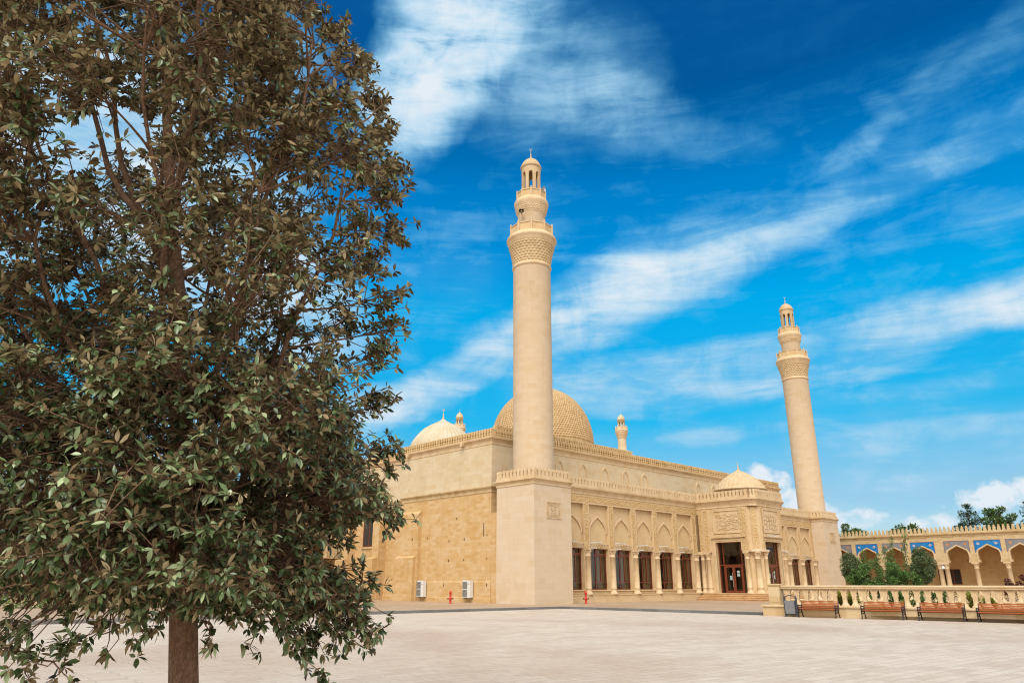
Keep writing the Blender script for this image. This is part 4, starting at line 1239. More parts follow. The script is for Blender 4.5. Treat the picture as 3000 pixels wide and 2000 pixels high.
def calligraphy(fr, u0, u1, v0, v1, seed):
    """interlaced flowing pen strokes in relief"""
    mb = MB()
    rnd = random.Random(seed)
    fbox(mb, fr, u0 - 0.02, u1 + 0.02, v0 - 0.02, v1 + 0.02, -0.02, 0.012, 1)
    W, H = u1 - u0, v1 - v0
    def stroke(pts, r):
        q = []
        for i in range(len(pts) - 1):
            p0 = Vector(pts[max(i - 1, 0)]); p1 = Vector(pts[i]); p2 = Vector(pts[i + 1]); p3 = Vector(pts[min(i + 2, len(pts) - 1)])
            for t in (0, .25, .5, .75):
                q.append(0.5 * ((2 * p1) + (p2 - p0) * t + (2 * p0 - 5 * p1 + 4 * p2 - p3) * t * t + (3 * p1 - p0 - 3 * p2 + p3) * t ** 3))
        q.append(Vector(pts[-1]))
        n = len(q)
        P = [fr.p(u0 + min(max(v.x, .06), .94) * W, v0 + min(max(v.y, .1), .92) * H, 0.025) for v in q]
        mb.tube(P, [r * (0.55 + 0.6 * math.sin(math.pi * (0.15 + 0.75 * i / n))) for i in range(n)], 6)
    for row in range(4):
        y = 0.16 + 0.20 * row
        for k in range(6):
            x = 0.95 - 0.155 * k + rnd.uniform(-.03, .03)
            dy = rnd.uniform(-.04, .04)
            stroke([(x, y + .08 + dy), (x - .02, y - .02 + dy), (x - .07, y - .06 + dy), (x - .13, y - .02 + dy), (x - .16, y + .06 + dy)], 0.034)
            if rnd.random() < 0.6: stroke([(x - .03, y + .20), (x - .045, y + .1), (x - .06, y - .03)], 0.03)
            if rnd.random() < 0.6: stroke([(x - .10, y + .03), (x - .07, y + .08), (x - .11, y + .10), (x - .13, y + .05), (x - .08, y + .02)], 0.026)
    for k in range(12):
        x = rnd.uniform(.2, .85); y = rnd.uniform(.2, .8)
        a_ = rnd.uniform(.10, .2); b_ = rnd.uniform(-.10, .16)
        stroke([(x + a_, y + b_), (x + a_ * .4, y - .04), (x - a_ * .5, y - .03), (x - a_, y + b_ * .6 + .05)], 0.032)
    for k in range(26):
        x, y = rnd.uniform(.06, .94), rnd.uniform(.12, .9)
        stroke([(x, y), (x + .02, y + .025)], 0.024)
    return mb.build("calligraphy_panel", [MAT["pale"], MAT["trim"]], mosque)
calligraphy(frS, DS[0], DS[1], 6.66, 8.70, 3)
calligraphy(frF, DF[0], DF[1], 6.66, 8.70, 8)

def door(fr, u0, u1, side):
    z0, z1, zt, nn = ZF + 0.02, 5.66, 3.42, -0.42
    f = MB()
    W = u1 - u0
    for u in (u0 - 0.11, u1 + 0.01): fbox(f, fr, u, u + 0.10, z0, z1, nn - 0.06, nn + 0.05)
    sl = 0.42
    for u in (u0 + sl, u1 - sl): fbox(f, fr, u - 0.05, u + 0.05, z0, z1, nn - 0.05, nn + 0.045)
    fbox(f, fr, u0, u1, zt, zt + 0.10, nn - 0.055, nn + 0.048)
    fbox(f, fr, u0, u1, z1 - 0.08, z1, nn - 0.055, nn + 0.048)
    o = f.build("entrance_door", MAT["wood"], mosque)
    g = MB()
    fbox(g, fr, u0 - 0.02, u1 + 0.02, zt + 0.05, z1 - 0.02, nn - 0.012, nn - 0.004)
    fbox(g, fr, u0 - 0.02, u0 + sl, z0, zt + 0.04, nn - 0.012, nn - 0.004)
    fbox(g, fr, u1 - sl, u1 + 0.02, z0, zt + 0.04, nn - 0.012, nn - 0.004)
    g.build("pane", MAT["glass"], o)
    a, b = u0 + sl + 0.05, u1 - sl - 0.05
    m = (a + b) / 2
    for s_, (l, r) in enumerate(((a + 0.01, m - 0.006), (m + 0.006, b - 0.01))):
        d = MB()
        fbox(d, fr, l, l + 0.14, z0 + 0.02, zt - 0.02, nn - 0.03, nn + 0.03)
        fbox(d, fr, r - 0.14, r, z0 + 0.02, zt - 0.02, nn - 0.03, nn + 0.03)
        fbox(d, fr, l + 0.14, r - 0.14, zt - 0.18, zt - 0.02, nn - 0.03, nn + 0.028)
        fbox(d, fr, l + 0.14, r - 0.14, z0 + 0.02, z0 + 0.22, nn - 0.03, nn + 0.028)
        fbox(d, fr, l + 0.14, r - 0.14, z0 + 0.22, zt - 0.18, nn - 0.01, nn - 0.002, 1)
        d.build("door_leaf", [MAT["wood"], MAT["glass"]], o)
    h = MB()
    h.tube([fr.p(m - 0.12, 1.35, nn + 0.10), fr.p(m - 0.12, 2.75, nn + 0.10)], 0.025, 8)
    for v in (1.5, 2.6): h.tube([fr.p(m - 0.12, v, nn), fr.p(m - 0.12, v, nn + 0.10)], 0.018, 6)
    h.build("door_handle", MAT["steel"], o)
    for (u, v, w, hh, mt) in (((m - 0.36, 2.25, 0.24, 0.40, 1), (m + 0.48, 2.80, 0.28, 0.24, 0), (m + 0.48, 2.50, 0.28, 0.22, 0)) if side else ((m - 0.5, 2.45, 0.22, 0.42, 0), (m + 0.42, 2.75, 0.2, 0.26, 0), (m + 0.42, 2.35, 0.18, 0.40, 0))):
        p = MB()
        fbox(p, fr, u - w / 2, u + w / 2, v - hh / 2, v + hh / 2, nn + 0.004, nn + 0.010, 0)
        if mt: fbox(p, fr, u - w / 2 + 0.03, u + w / 2 - 0.08, v - 0.02, v + hh / 2 - 0.08, nn + 0.010, nn + 0.013, 1)
        for k in range(4):
            fbox(p, fr, u - w / 2 + 0.04, u + w / 2 - 0.05, v - hh * 0.42 + k * hh * 0.1, v - hh * 0.42 + k * hh * 0.1 + 0.012, nn + 0.010, nn + 0.012, 2)
        p.build("notice_sheet", [MAT["paper"], MAT["paperb"], MAT["acd"]], o)
door(frS, DS[0], DS[1], True)
door(frF, DF[0], DF[1], False)
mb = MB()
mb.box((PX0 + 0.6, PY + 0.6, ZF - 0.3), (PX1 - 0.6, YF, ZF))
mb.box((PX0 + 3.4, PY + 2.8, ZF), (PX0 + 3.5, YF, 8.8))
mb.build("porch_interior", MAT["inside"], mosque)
# steps
mb = MB()
for k in range(4):
    o = 0.55 + 0.36 * (3 - k)
    z = ZT + (ZF - ZT) * (k + 1) / 4
    zb = ZT + (ZF - ZT) * k / 4
    P = [(PX0 - o, YF - 0.4), (PX0 - o, PY - o), (PX1 + o, PY - o), (PX1 + o, YF - 0.4)]
    mb.face([(x, y, z) for x, y in P], 1)
    for i in range(4):
        a, b = P[i], P[(i + 1) % 4]
        mb.face([(a[0], a[1], zb - 0.01), (b[0], b[1], zb - 0.01), (b[0], b[1], z - 0.05), (a[0], a[1], z - 0.05)], 0)
    mb.sweep(P, [(0.0, z - 0.05), (0.03, z - 0.048), (0.03, z - 0.004), (0.0, z)], closed=True, mi=1)
mb.build("entrance_steps", [MAT["step"], MAT["trim"]], mosque)
# domes
mb = MB()
rib = lambda a, z: 1 + 0.042 * (abs(math.sin(a * 16)) ** 0.5) - 0.032
dc = (28.85, -2.0, 0)
mb.lathe(dc, [(2.55, 9.7), (2.55, 10.86), (2.70, 10.90), (2.73, 10.98), (2.70, 11.06), (2.60, 11.10)], 64)
mb.lathe(dc, [(2.60, 11.08), (2.42, 11.40), (2.14, 11.75), (1.78, 12.10), (1.36, 12.42), (0.90, 12.72), (0.66, 12.86)], 320, rfun=rib)
mb.lathe(dc, [(0.66, 12.86), (0.45, 12.97), (0.22, 13.10), (0.08, 13.22)], 64)
d = mb.build("porch_dome", MAT["ribdome"], mosque)
mb = MB(); finial(mb, (dc[0], dc[1], 13.18), 1.0, 0.11, crescent=False); mb.build("finial", MAT["trim"], d)
mb = MB()
dc = (11.3, 26.5, 0)
rib2 = lambda a, z: 1 + 0.026 * (abs(math.sin(a * 20)) ** 0.5) - 0.02
mb.lathe(dc, [(3.75, 13.5), (3.75, 16.6), (3.92, 16.7), (3.92, 16.9), (3.82, 16.95)], 64)
mb.lathe(dc, [(3.82, 16.95), (3.74, 17.4), (3.36, 18.02), (2.80, 18.72), (2.25, 19.24), (1.60, 19.66), (0.95, 19.98)], 400, rfun=rib2)
mb.lathe(dc, [(0.95, 19.98), (0.55, 20.2), (0.25, 20.42), (0.08, 20.62)], 48)
d = mb.build("ribbed_dome", MAT["greydome"], mosque)
mb = MB(); finial(mb, (dc[0], dc[1], 20.55), 1.3, 0.14); mb.build("finial", MAT["trim"], d)
mb = MB()
dc = (28.4, 26.47, 0)
mb.lathe(dc, [(6.88, 13.5), (6.88, 19.5)], 96)
prof = []
nr = 40
for i in range(nr + 1):
    t = math.pi / 2 * i / nr
    prof.append((6.90 * math.cos(t) ** 0.96 if i < nr else 0.02, 19.5 + 7.75 * math.sin(t)))
full = 112
bosses(mb, dc, prof[:24], full, 0.15)
bosses(mb, dc, prof[23:33], full // 2, 0.13)
bosses(mb, dc, prof[32:], full // 4, 0.08)
d = mb.build("main_dome", MAT["dome"], mosque)
mb = MB(); finial(mb, (dc[0], dc[1], 27.2), 1.6, 0.16); mb.build("finial", MAT["trim"], d)
# small roof turrets
def turret(x, y, dz):
    c = (x, y, dz)
    mb = MB()
    mb.lathe(c, [(0.80, -8.9), (0.80, -0.45), (0.70, -0.30), (0.685, 0.4), (0.69, 1.55)], 24)
    s = mb.build("roof_turret", MAT["upper"], mosque)
    mb = MB()
    mb.lathe(c, [(0.70, 1.5), (0.78, 1.56), (0.74, 1.66)], 24)
    bosses(mb, c, [(0.72, 1.64), (0.78, 1.84), (0.86, 2.05), (0.94, 2.3), (1.0, 2.55)], 22, 0.05)
    mb.lathe(c, [(1.0, 2.55), (1.06, 2.66), (1.07, 2.78), (0.98, 2.88), (0.5, 2.9)], 24)
    for k in range(8):
        a, b = [Vector((x + 0.90 * math.cos(q), y + 0.90 * math.sin(q), 0)) for q in (k * math.pi / 4, (k + 1) * math.pi / 4)]
        fr = Frame(a, b - a)
        L = (b - a).length
        fbox(mb, fr, 0.03, L - 0.03, dz + 2.88, dz + 3.34, -0.06, 0.0)
        mb.lathe((a.x, a.y, dz + 2.88), [(0.07, 0), (0.07, 0.52), (0.04, 0.56), (0.05, 0.62), (0.005, 0.68)], 6)
    mb.build("balcony", MAT["trim"], s)
    mb = MB()
    for k in range(8):
        a = k * math.pi / 4 + 0.2
        for j in range(3):
            q0, q1 = a + 0.24 + j * 0.102, a + 0.24 + (j + 1) * 0.102
            P = lambda r, t, z: (x + r * math.cos(t), y + r * math.sin(t), dz + z)
            mb.face([P(0.57, q0, 2.85), P(0.57, q1, 2.85), P(0.57, q1, 4.1), P(0.57, q0, 4.1)])
            mb.face([P(0.42, q1, 2.85), P(0.42, q0, 2.85), P(0.42, q0, 4.1), P(0.42, q1, 4.1)])
        for q in (a + 0.24, a + 0.546): mb.face([P(0.57, q, 2.85), P(0.42, q, 2.85), P(0.42, q, 4.1), P(0.57, q, 4.1)])
    mb.lathe(c, [(0.42, 4.0), (0.58, 4.02), (0.58, 4.45), (0.63, 4.5), (0.64, 4.6), (0.58, 4.66), (0.50, 4.95), (0.34, 5.18), (0.14, 5.32), (0.03, 5.40)], 24)
    mb.build("lantern", MAT["pale"], s)
    mb = MB(); finial(mb, (x, y, dz + 5.38), 0.75, 0.06, crescent=False); mb.build("finial", MAT["trim"], s)
turret(50.0, 29.6, 22.28)
turret(32.0, 48.7, 22.95)
# ------------------------------------------------------------------ things on the mosque
def loudspeaker(p, out, name, label):
    out = Vector(out).normalized()
    root = empty(name, p, label, "loudspeaker")
    fr = Frame(Vector(p), Vector((0, 0, 1)).cross(out))
    fr.o.z = 0
    z = p[2]
    mb = MB()
    o = [(-0.23, z - 0.19), (0.23, z - 0.19), (0.23, z + 0.19), (-0.23, z + 0.19)]
    i = [(-0.08, z - 0.07), (0.08, z - 0.07), (0.08, z + 0.07), (-0.08, z + 0.07)]
    mb.prism(fr, i, 0.0, 0.10, 0, back=True)
    k = 4
    for a in range(k):
        b = (a + 1) % k
        mb.face([fr.p(*i[a], 0.10), fr.p(*i[b], 0.10), fr.p(*o[b], 0.32), fr.p(*o[a], 0.32)])
        q = [(u * 0.92, z + (v - z) * 0.92) for u, v in o]
        mb.face([fr.p(*o[a], 0.32), fr.p(*o[b], 0.32), fr.p(*q[b], 0.32), fr.p(*q[a], 0.32)])
        q2 = [(u * 0.9, z + (v - z) * 0.9) for u, v in i]
        mb.face([fr.p(*q[a], 0.32), fr.p(*q[b], 0.32), fr.p(*q2[b], 0.12), fr.p(*q2[a], 0.12)])
    mb.build("horn", MAT["black"], root)
    mb = MB()
    for k in range(12):
        a, b = 2 * math.pi * k / 12, 2 * math.pi * (k + 1) / 12
        mb.face([fr.p(0.0, z, 0.30), fr.p(0.10 * math.cos(a), z + 0.10 * math.sin(a), 0.22), fr.p(0.10 * math.cos(b), z + 0.10 * math.sin(b), 0.22)])
    mb.build("cone", MAT["cone"], root)
    mb = MB()
    mb.tube([fr.p(0, z, 0.02), fr.p(0, z, -0.25), fr.p(0, z - 0.05, -0.55)], 0.03, 6)
    mb.build("bracket", MAT["iron"], root)
    return root


mc = Vector((2.2, 2.2, 0))
va = YAW + math.pi + R_(-36)
q = mc + Vector((math.cos(va), math.sin(va), 0)) * 1.62
loudspeaker((q.x, q.y, 34.72), (-0.75, -0.66, -0.1), "loudspeaker", "black square horn loudspeaker on the neck of the nearest minaret")
va = YAW + math.pi + R_(62)
root = None
q = mc + Vector((math.cos(va), math.sin(va), 0)) * 1.22
root = empty("horn_loudspeaker", (q.x, q.y, 37.3), "silver horn loudspeaker on the top balcony of the nearest minaret", "loudspeaker")
mb = MB()
dv = Vector((math.cos(va), math.sin(va), 0))
P0 = Vector((q.x, q.y, 37.62))
mb.tube([P0 - dv * 0.30, P0 - dv * 0.12, P0 + dv * 0.0, P0 + dv * 0.12, P0 + dv * 0.2], [0.06, 0.07, 0.10, 0.19, 0.26], 14, cap=False)
mb.build("horn", MAT["steel"], root)
mb = MB(); mb.tube([P0 - dv * 0.2, (P0 - dv * 0.2) - Vector((0, 0, 1.0))], 0.03, 6); mb.build("bracket", MAT["iron"], root)


def ac_unit(y, label):
    root = empty("air_conditioner", (XW - 0.10, y, 0.55), label, "air conditioner", "air conditioners along the side wall", rotz=0)
    fr = Frame((XW - 0.14, y, 0), (0, -1, 0))
    mb = MB()
    D = 0.36
    fbox(mb, fr, -0.48, 0.48, 0.55, 1.90, 0.0, D)
    fbox(mb, fr, -0.46, 0.46, 1.90, 1.93, 0.02, D - 0.02)
    fbox(mb, fr, 0.18, 0.185, 0.57, 1.88, D, D + 0.004, 1)
    mb.build("body", [MAT["ac"], MAT["acd"]], root)
    for zc in (0.90, 1.54):
        mb = MB()
        fbox(mb, fr, -0.46, 0.14, zc - 0.29, zc + 0.29, D, D + 0.012, 0)
        for k in range(9):
            v = zc - 0.26 + 0.52 * k / 8
            fbox(mb, fr, -0.44, 0.12, v - 0.008, v + 0.008, D + 0.012, D + 0.03, 1)
        for rr in (0.10, 0.18, 0.25):
            mb.tube([fr.p(-0.16 + rr * math.cos(a * math.pi / 10), zc + rr * math.sin(a * math.pi / 10), D + 0.03) for a in range(21)], 0.008, 4, 1)
        mb.build("fan_grille", [MAT["acb2"], MAT["acd"]], root)
    mb = MB()
    fbox(mb, fr, 0.24, 0.42, 1.62, 1.66, D, D + 0.006, 0)
    mb.build("badge", MAT["acb"], root)
    mb = MB()
    for u in (-0.36, 0.36): fbox(mb, fr, u - 0.03, u + 0.03, 0.48, 0.55, -0.1, D + 0.02)
    mb.build("bracket", MAT["acd"], root)
    return root


MAT["acb2"] = simple("shaded_fan_cavity", (0.30, 0.28, 0.25), 0.6)
ac_unit(14.42, "white twin-fan air conditioner beside the stepped buttress")
ac_unit(7.93, "white twin-fan air conditioner closer to the big minaret pedestal, right of the red hydrant")


def hydrant(x, y, label):
    root = empty("fire_hydrant", (x, y, ZT), label, "hydrant", "red pillar hydrants")
    mb = MB()
    mb.lathe((x, y, ZT), [(0.13, 0), (0.13, 0.05), (0.085, 0.06), (0.085, 0.32), (0.11, 0.34), (0.11, 0.44), (0.085, 0.46), (0.085, 0.74), (0.10, 0.76), (0.10, 0.86), (0.07, 0.93), (0.03, 0.96), (0.03, 1.02), (0.002, 1.03)], 14)
    mb.build("barrel", MAT["red"], root)
    for s_ in (-1, 1):
        d = Vector((0.707, -0.707, 0)) * s_
        mb = MB()
        c = Vector((x, y, ZT + 0.38))
        mb.tube([c + d * 0.07, c + d * 0.17], 0.05, 10, 0)
        mb.tube([c + d * 0.17, c + d * 0.24], 0.062, 10, 1)
        mb.build("outlet_cap", [MAT["red"], MAT["iron"]], root)
    return root


hydrant(5.03, -0.79, "red pillar hydrant at the right corner of the big minaret pedestal")
hydrant(-2.97, 6.56, "red pillar hydrant on the terrace between the two air conditioners")

# ------------------------------------------------------------------ tiled arcades
def arcade(name, fr, bays, L, label, doors=()):
    """bays: (centre u, 'b' or 'g'); piers carry columns midway"""
    o0 = fr.p(0, 0, 0)
    root = empty(name, (o0[0], o0[1], ZT), label, "arcade")
    zs, za, ztop, zcap, zfl = 4.52, 6.30, 7.45, 4.24, 0.45
    wall = MB(); mould = MB()
    # bay boundaries
    bs = [b[0] for b in bays]
    mids = [0.0] + [(bs[i] + bs[i + 1]) / 2 for i in range(len(bs) - 1)] + [L]
    hw = 1.22
    for i, (c, kind) in enumerate(bays):
        l, r = mids[i], mids[i + 1]
        A_ = [(c + u, v) for u, v in arch4(hw, zs, za)]
        poly = [(l, zcap), (c - hw, zcap)] + A_ + [(c + hw, zcap), (r, zcap), (r, ztop), (l, ztop)]
        wall.prism(fr, poly, -0.7, 0.0, 0, back=True)
        o = [(c - hw - 0.12, zcap + 0.06)] + [(c + u, v) for u, v in arch4(hw + 0.13, zs, za + 0.14)] + [(c + hw + 0.12, zcap + 0.06)]
        ii = [(c - hw + 0.03, zcap + 0.06)] + [(c + u, v) for u, v in arch4(hw - 0.02, zs, za - 0.02)] + [(c + hw - 0.03, zcap + 0.06)]
        mould.ring(fr, o, ii, -0.3, 0.06)
        for s_ in (-1, 1): fbox(mould, fr, c + s_ * (hw - 0.02) - 0.10, c + s_ * (hw - 0.02) + 0.10, zcap + 0.02, zcap + 0.30, -0.62, 0.05)
        # tile spandrels
        t = MB()
        oo = [(c + u, v) for u, v in arch4(hw + 0.14, zs, za + 0.15)]
        keep = [p for p in oo if p[1] > 5.45]
        tw = 1.40
        poly = [(c - tw, 6.84), (c - tw, 5.50)] + [p for p in keep if p[0] > c - tw and p[0] < c + tw] + [(c + tw, 5.50), (c + tw, 6.84)]
        t.prism(fr, poly, -0.02, 0.02, 0)
        ed = 0.05
        fbox(t, fr, c - tw, c + tw, 6.84, 6.84 + ed, -0.02, 0.035, 1)
        for s_ in (-1, 1): fbox(t, fr, c + s_ * (tw + ed / 2) - ed / 2, c + s_ * (tw + ed / 2) + ed / 2, 5.46, 6.84 + ed, -0.02, 0.035, 1)
        for s_ in (-1, 1):
            n = 8
            cu, cv = c + s_ * 0.98, 6.47
            star = []
            for k in range(2 * n):
                rr = (0.15 if k % 2 == 0 else 0.09)
                star.append((cu + rr * math.cos(k * math.pi / n), cv + rr * math.sin(k * math.pi / n)))
            if kind == "g": t.prism(fr, star, 0.015, 0.03, 2)
            else:
                rnd = random.Random(int(c * 10) + s_)
                for k in range(6):
                    a = k * math.pi / 3
                    q = [(cu + 0.12 * math.cos(a) + 0.065 * math.cos(b * math.pi / 3), cv + 0.10 * math.sin(a) + 0.06 * math.sin(b * math.pi / 3)) for b in range(6)]
                    t.prism(fr, q, 0.015, 0.028, 3)
        t.build("tile_panel", [MAT["tile_b"] if kind == "b" else MAT["tile_g"], MAT["tile_e"], MAT["orange"], MAT["paper2"]], root)
    fbox(wall, fr, 0, L, 0.0, zfl, -5.2, 0.25)
    wall.build("arcade_front", MAT["arcade"], root)
    mould.build("arch_moulding", MAT["pale"], root)
    mb = MB()
    fbox(mb, fr, 0, L, zfl, ztop - 0.3, -4.5, -4.2)
    fbox(mb, fr, 0, L, ztop - 0.4, ztop - 0.1, -4.4, -0.1)
    for e in (0.0, L - 0.3): fbox(mb, fr, e, e + 0.3, zfl, ztop - 0.3, -4.3, -0.1)
    mb.build("back_wall", MAT["soffit"], root)
    mb = MB()
    a, b = fr.p(0, 0, 0), fr.p(L, 0, 0)
    mb.sweep([(a[0], a[1]), (b[0], b[1])], [(0.0, 7.38), (0.05, 7.42), (0.05, 7.5), (0.12, 7.62), (0.22, 7.70), (0.24, 7.80), (-1.0, 7.82)], closed=False)
    mb.build("cornice", MAT["trim_old"], root)
    mb = MB()
    merlons(mb, fr, 0.05, L - 0.05, 7.80, -0.15, 0.10, 0.50, 0.86, 0.22, 0.33, pointed=True)
    mb.build("parapet", MAT["arcade"], root)
    # columns
    first = None
    for i in range(len(bs) - 1):
        gap = bs[i + 1] - bs[i]
        us = [(bs[i] + bs[i + 1]) / 2] if gap < 3.7 else [bs[i] + 1.62, bs[i + 1] - 1.62]
        for u in us:
            q = fr.p(u, 0, -0.35)
            if first is None:
                m_ = MB()
                x, y = q[0], q[1]
                m_.lathe((x, y, 0), [(0.42, zfl), (0.42, zfl + 0.1), (0.34, zfl + 0.2), (0.29, zfl + 0.3), (0.26, zcap - 0.75), (0.30, zcap - 0.72), (0.27, zcap - 0.66), (0.29, zcap - 0.45), (0.40, zcap - 0.16)], 16)
                m_.box((x - 0.40, y - 0.40, zcap - 0.16), (x + 0.40, y + 0.40, zcap + 0.01))
                first = m_.build("column", MAT["pale"], root)
                fx = Vector((x, y, 0))
            else:
                link_copy(first, root, (q[0] - fx.x, q[1] - fx.y, 0))
    for (c, w, z0, z1) in doors:
        mb = MB()
        fbox(mb, fr, c - w / 2, c + w / 2, z0, z1, -4.25, -4.12)
        d = mb.build("wooden_window" if z0 > 1 else "wooden_door", MAT["wood"], root)
        mb = MB()
        n = 3
        for k in range(n):
            a0 = c - w / 2 + w * k / n
            fbox(mb, fr, a0 + 0.06, a0 + w / n - 0.06, z0 + (0.1 if z0 > 1 else 1.2), z1 - 0.1, -4.12, -4.11)
        mb.build("pane", MAT["inside"], d)
    return root


MAT["paper2"] = simple("pale_pink_glaze", (0.62, 0.48, 0.46), 0.35, var=0.1)
Y0 = 48.0
frA = Frame((64.0, Y0, 0), (0, -1, 0))
cs = [-0.48, -3.98, -7.48, -11.46, -14.87, -18.29, -21.7, -25.7, -29.1, -32.5]
cs = [3.02 + 3.5 * k for k in range(11, -1, -1)] + cs
kinds = {}
bl = []
for i, y in enumerate(cs):
    bl.append((Y0 - y, "b" if (len(cs) - i) % 2 == 0 else "g"))
arcR = arcade("tiled_arcade", frA, bl, Y0 + 34.3, "long crenellated arcade with blue and grey tiled arches behind the right balustrade",
              doors=[(Y0 + 8.9, 2.6, 1.70, 3.55), (Y0 - 2.2, 1.9, 0.5, 3.0), (Y0 + 2.0, 2.4, 1.7, 3.4)])
for c in (Y0 + 12.4, Y0 + 15.9, Y0 + 2.2):
    mb = MB()
    fbox(mb, frA, c - 0.18, c + 0.18, 4.42, 4.58, -1.0, -0.6)
    mb.tube([frA.p(c, 4.5, -1.0), frA.p(c + 0.1, 4.62, -1.6)], 0.03, 6)
    mb.build("spotlight", MAT["black"], arcR)
mb = MB()
q = frA.p(Y0 + 9.62, 3.6, 0.35)
mb.lathe((q[0], q[1], 0), [(0.02, 3.95), (0.06, 3.86), (0.16, 3.74), (0.22, 3.62), (0.20, 3.52), (0.08, 3.48)], 14)
mb.tube([frA.p(Y0 + 9.62, 3.9, 0.35), frA.p(Y0 + 9.62, 4.2, 0.35), frA.p(Y0 + 9.62, 4.2, 0.0)], 0.02, 5)
mb.build("wall_lamp", MAT["lampw"], arcR)
frB = Frame((-46.0, 31.0, 0), (1, 0, 0))
bl = [(46.0 - 1.75 - 3.47 * k, "g" if k % 2 == 0 else "b") for k in range(12, -1, -1)]
arcL = arcade("tiled_arcade", frB, bl, 47.4, "tiled arcade wing meeting the far end of the side wall, seen through the tree", doors=[(20, 2.4, 1.7, 3.5), (31, 1.9, 0.5, 3.0)])

# ------------------------------------------------------------------ balustrades
BX, BY = -2.3, -20.2
BDIR = math.atan2(-1.0, 0.10)


def balustrade(loc, L, label, posts=(0.0,), hs=1.0):
    root = empty("stone_balustrade", loc, label, "balustrade", "stone balustrades", rotz=BDIR)
    # local x along the run, -y towards the plaza
    mb = MB()
    mb.box((-0.1, -0.22, -0.02), (L, 0.34, 0.47))
    mb.build("plinth", MAT["plinth"], root)
    mb = MB()
    mb.sweep([(-0.1, -0.22), (L, -0.22), (L, 0.34), (-0.1, 0.34)], [(0.0, 0.47), (0.07, 0.48), (0.08, 0.54), (0.05, 0.57), (-0.28, 0.58)])
    mb.build("plinth_cap", MAT["pale"], root)
    mb = MB()
    mb.sweep([(0.9, -0.10), (L, -0.10), (L, 0.14), (0.9, 0.14)], [(0.0, 1.39), (0.05, 1.40), (0.06, 1.44), (0.035, 1.46), (0.07, 1.48), (0.085, 1.53), (0.04, 1.56), (-0.12, 1.57)])
    mb.build("handrail", MAT["pale"], root)
    for u in posts:
        mb = MB()
        mb.box((u + 0.33, -0.28, 0.56), (u + 0.95, 0.30, 1.57))
        mb.box((u + 0.36, -0.30, 0.70), (u + 0.92, -0.27, 1.45))
        mb.sweep([(u + 0.33, -0.28), (u + 0.95, -0.28), (u + 0.95, 0.30), (u + 0.33, 0.30)], [(0.0, 1.56), (0.05, 1.57), (0.06, 1.62), (0.03, 1.65), (-0.3, 1.66)])
        mb.build("end_post", MAT["plinth"], root)
    first = None
    P = 0.487
    n = int((L - 1.2) / P)
    for k in range(n):
        u = 1.30 + P * k
        if first is None:
            m_ = MB()
            class F0:
                p = staticmethod(lambda a, v, d: (u0 + a, 0.02 - d, v))
            u0 = u
            hp = [(0.115, 0.60), (0.098, 0.86), (0.102, 1.05), (0.150, 1.09), (0.122, 1.13), (0.128, 1.20), (0.160, 1.28), (0.205, 1.335), (0.2432, 1.355), (0.2432, 1.40)]
            poly = [(-a, v) for a, v in hp][::-1]
            poly = [(a, v) for a, v in hp] + [(-a, v) for a, v in reversed(hp)]
            m_.prism(F0, poly, -0.075, 0.075, 0, back=True)
            m_.lathe((u, 0.02, 0), [(0.205, 0.575), (0.205, 0.62), (0.17, 0.655), (0.135, 0.70), (0.108, 0.78), (0.09, 0.88)], 12)
            m_.lathe((u, 0.02, 0), [(0.085, 0.88), (0.078, 1.05)], 12)
            first = m_.build("baluster", MAT["pale"], root)
        else:
            link_copy(first, root, (P * k, 0, 0))
    return root


MAT["plinth"] = masonry("balustrade_plinth_stone", [(0, (0.46, 0.31, 0.145)), (0.5, (0.545, 0.40, 0.225)), (1, (0.57, 0.445, 0.28))], 0.9, 0.5, 0.006, 0.85, (0.45, 0.29, 0.12), 0.45)
balustrade((BX, BY, 0), 24.0, "long stone balustrade behind the row of red benches")
balustrade((14.6, -13.2, 0.0), 30.0, "second stone balustrade farther back across the garden beds", posts=())
mb = MB()
d = Vector((math.cos(BDIR), math.sin(BDIR), 0)); nn = Vector((-d.y, d.x, 0))
P = [Vector((BX, BY, 0)) + d * a + nn * b for a, b in ((0.5, 0.4), (30, 0.4), (30, 15), (0.5, 15))]
mb.face([(p.x, p.y, ZT + 0.05) for p in P])
tag(mb.build("garden_bed", MAT["soil"]), "planted garden bed between the two balustrades", kind="structure")


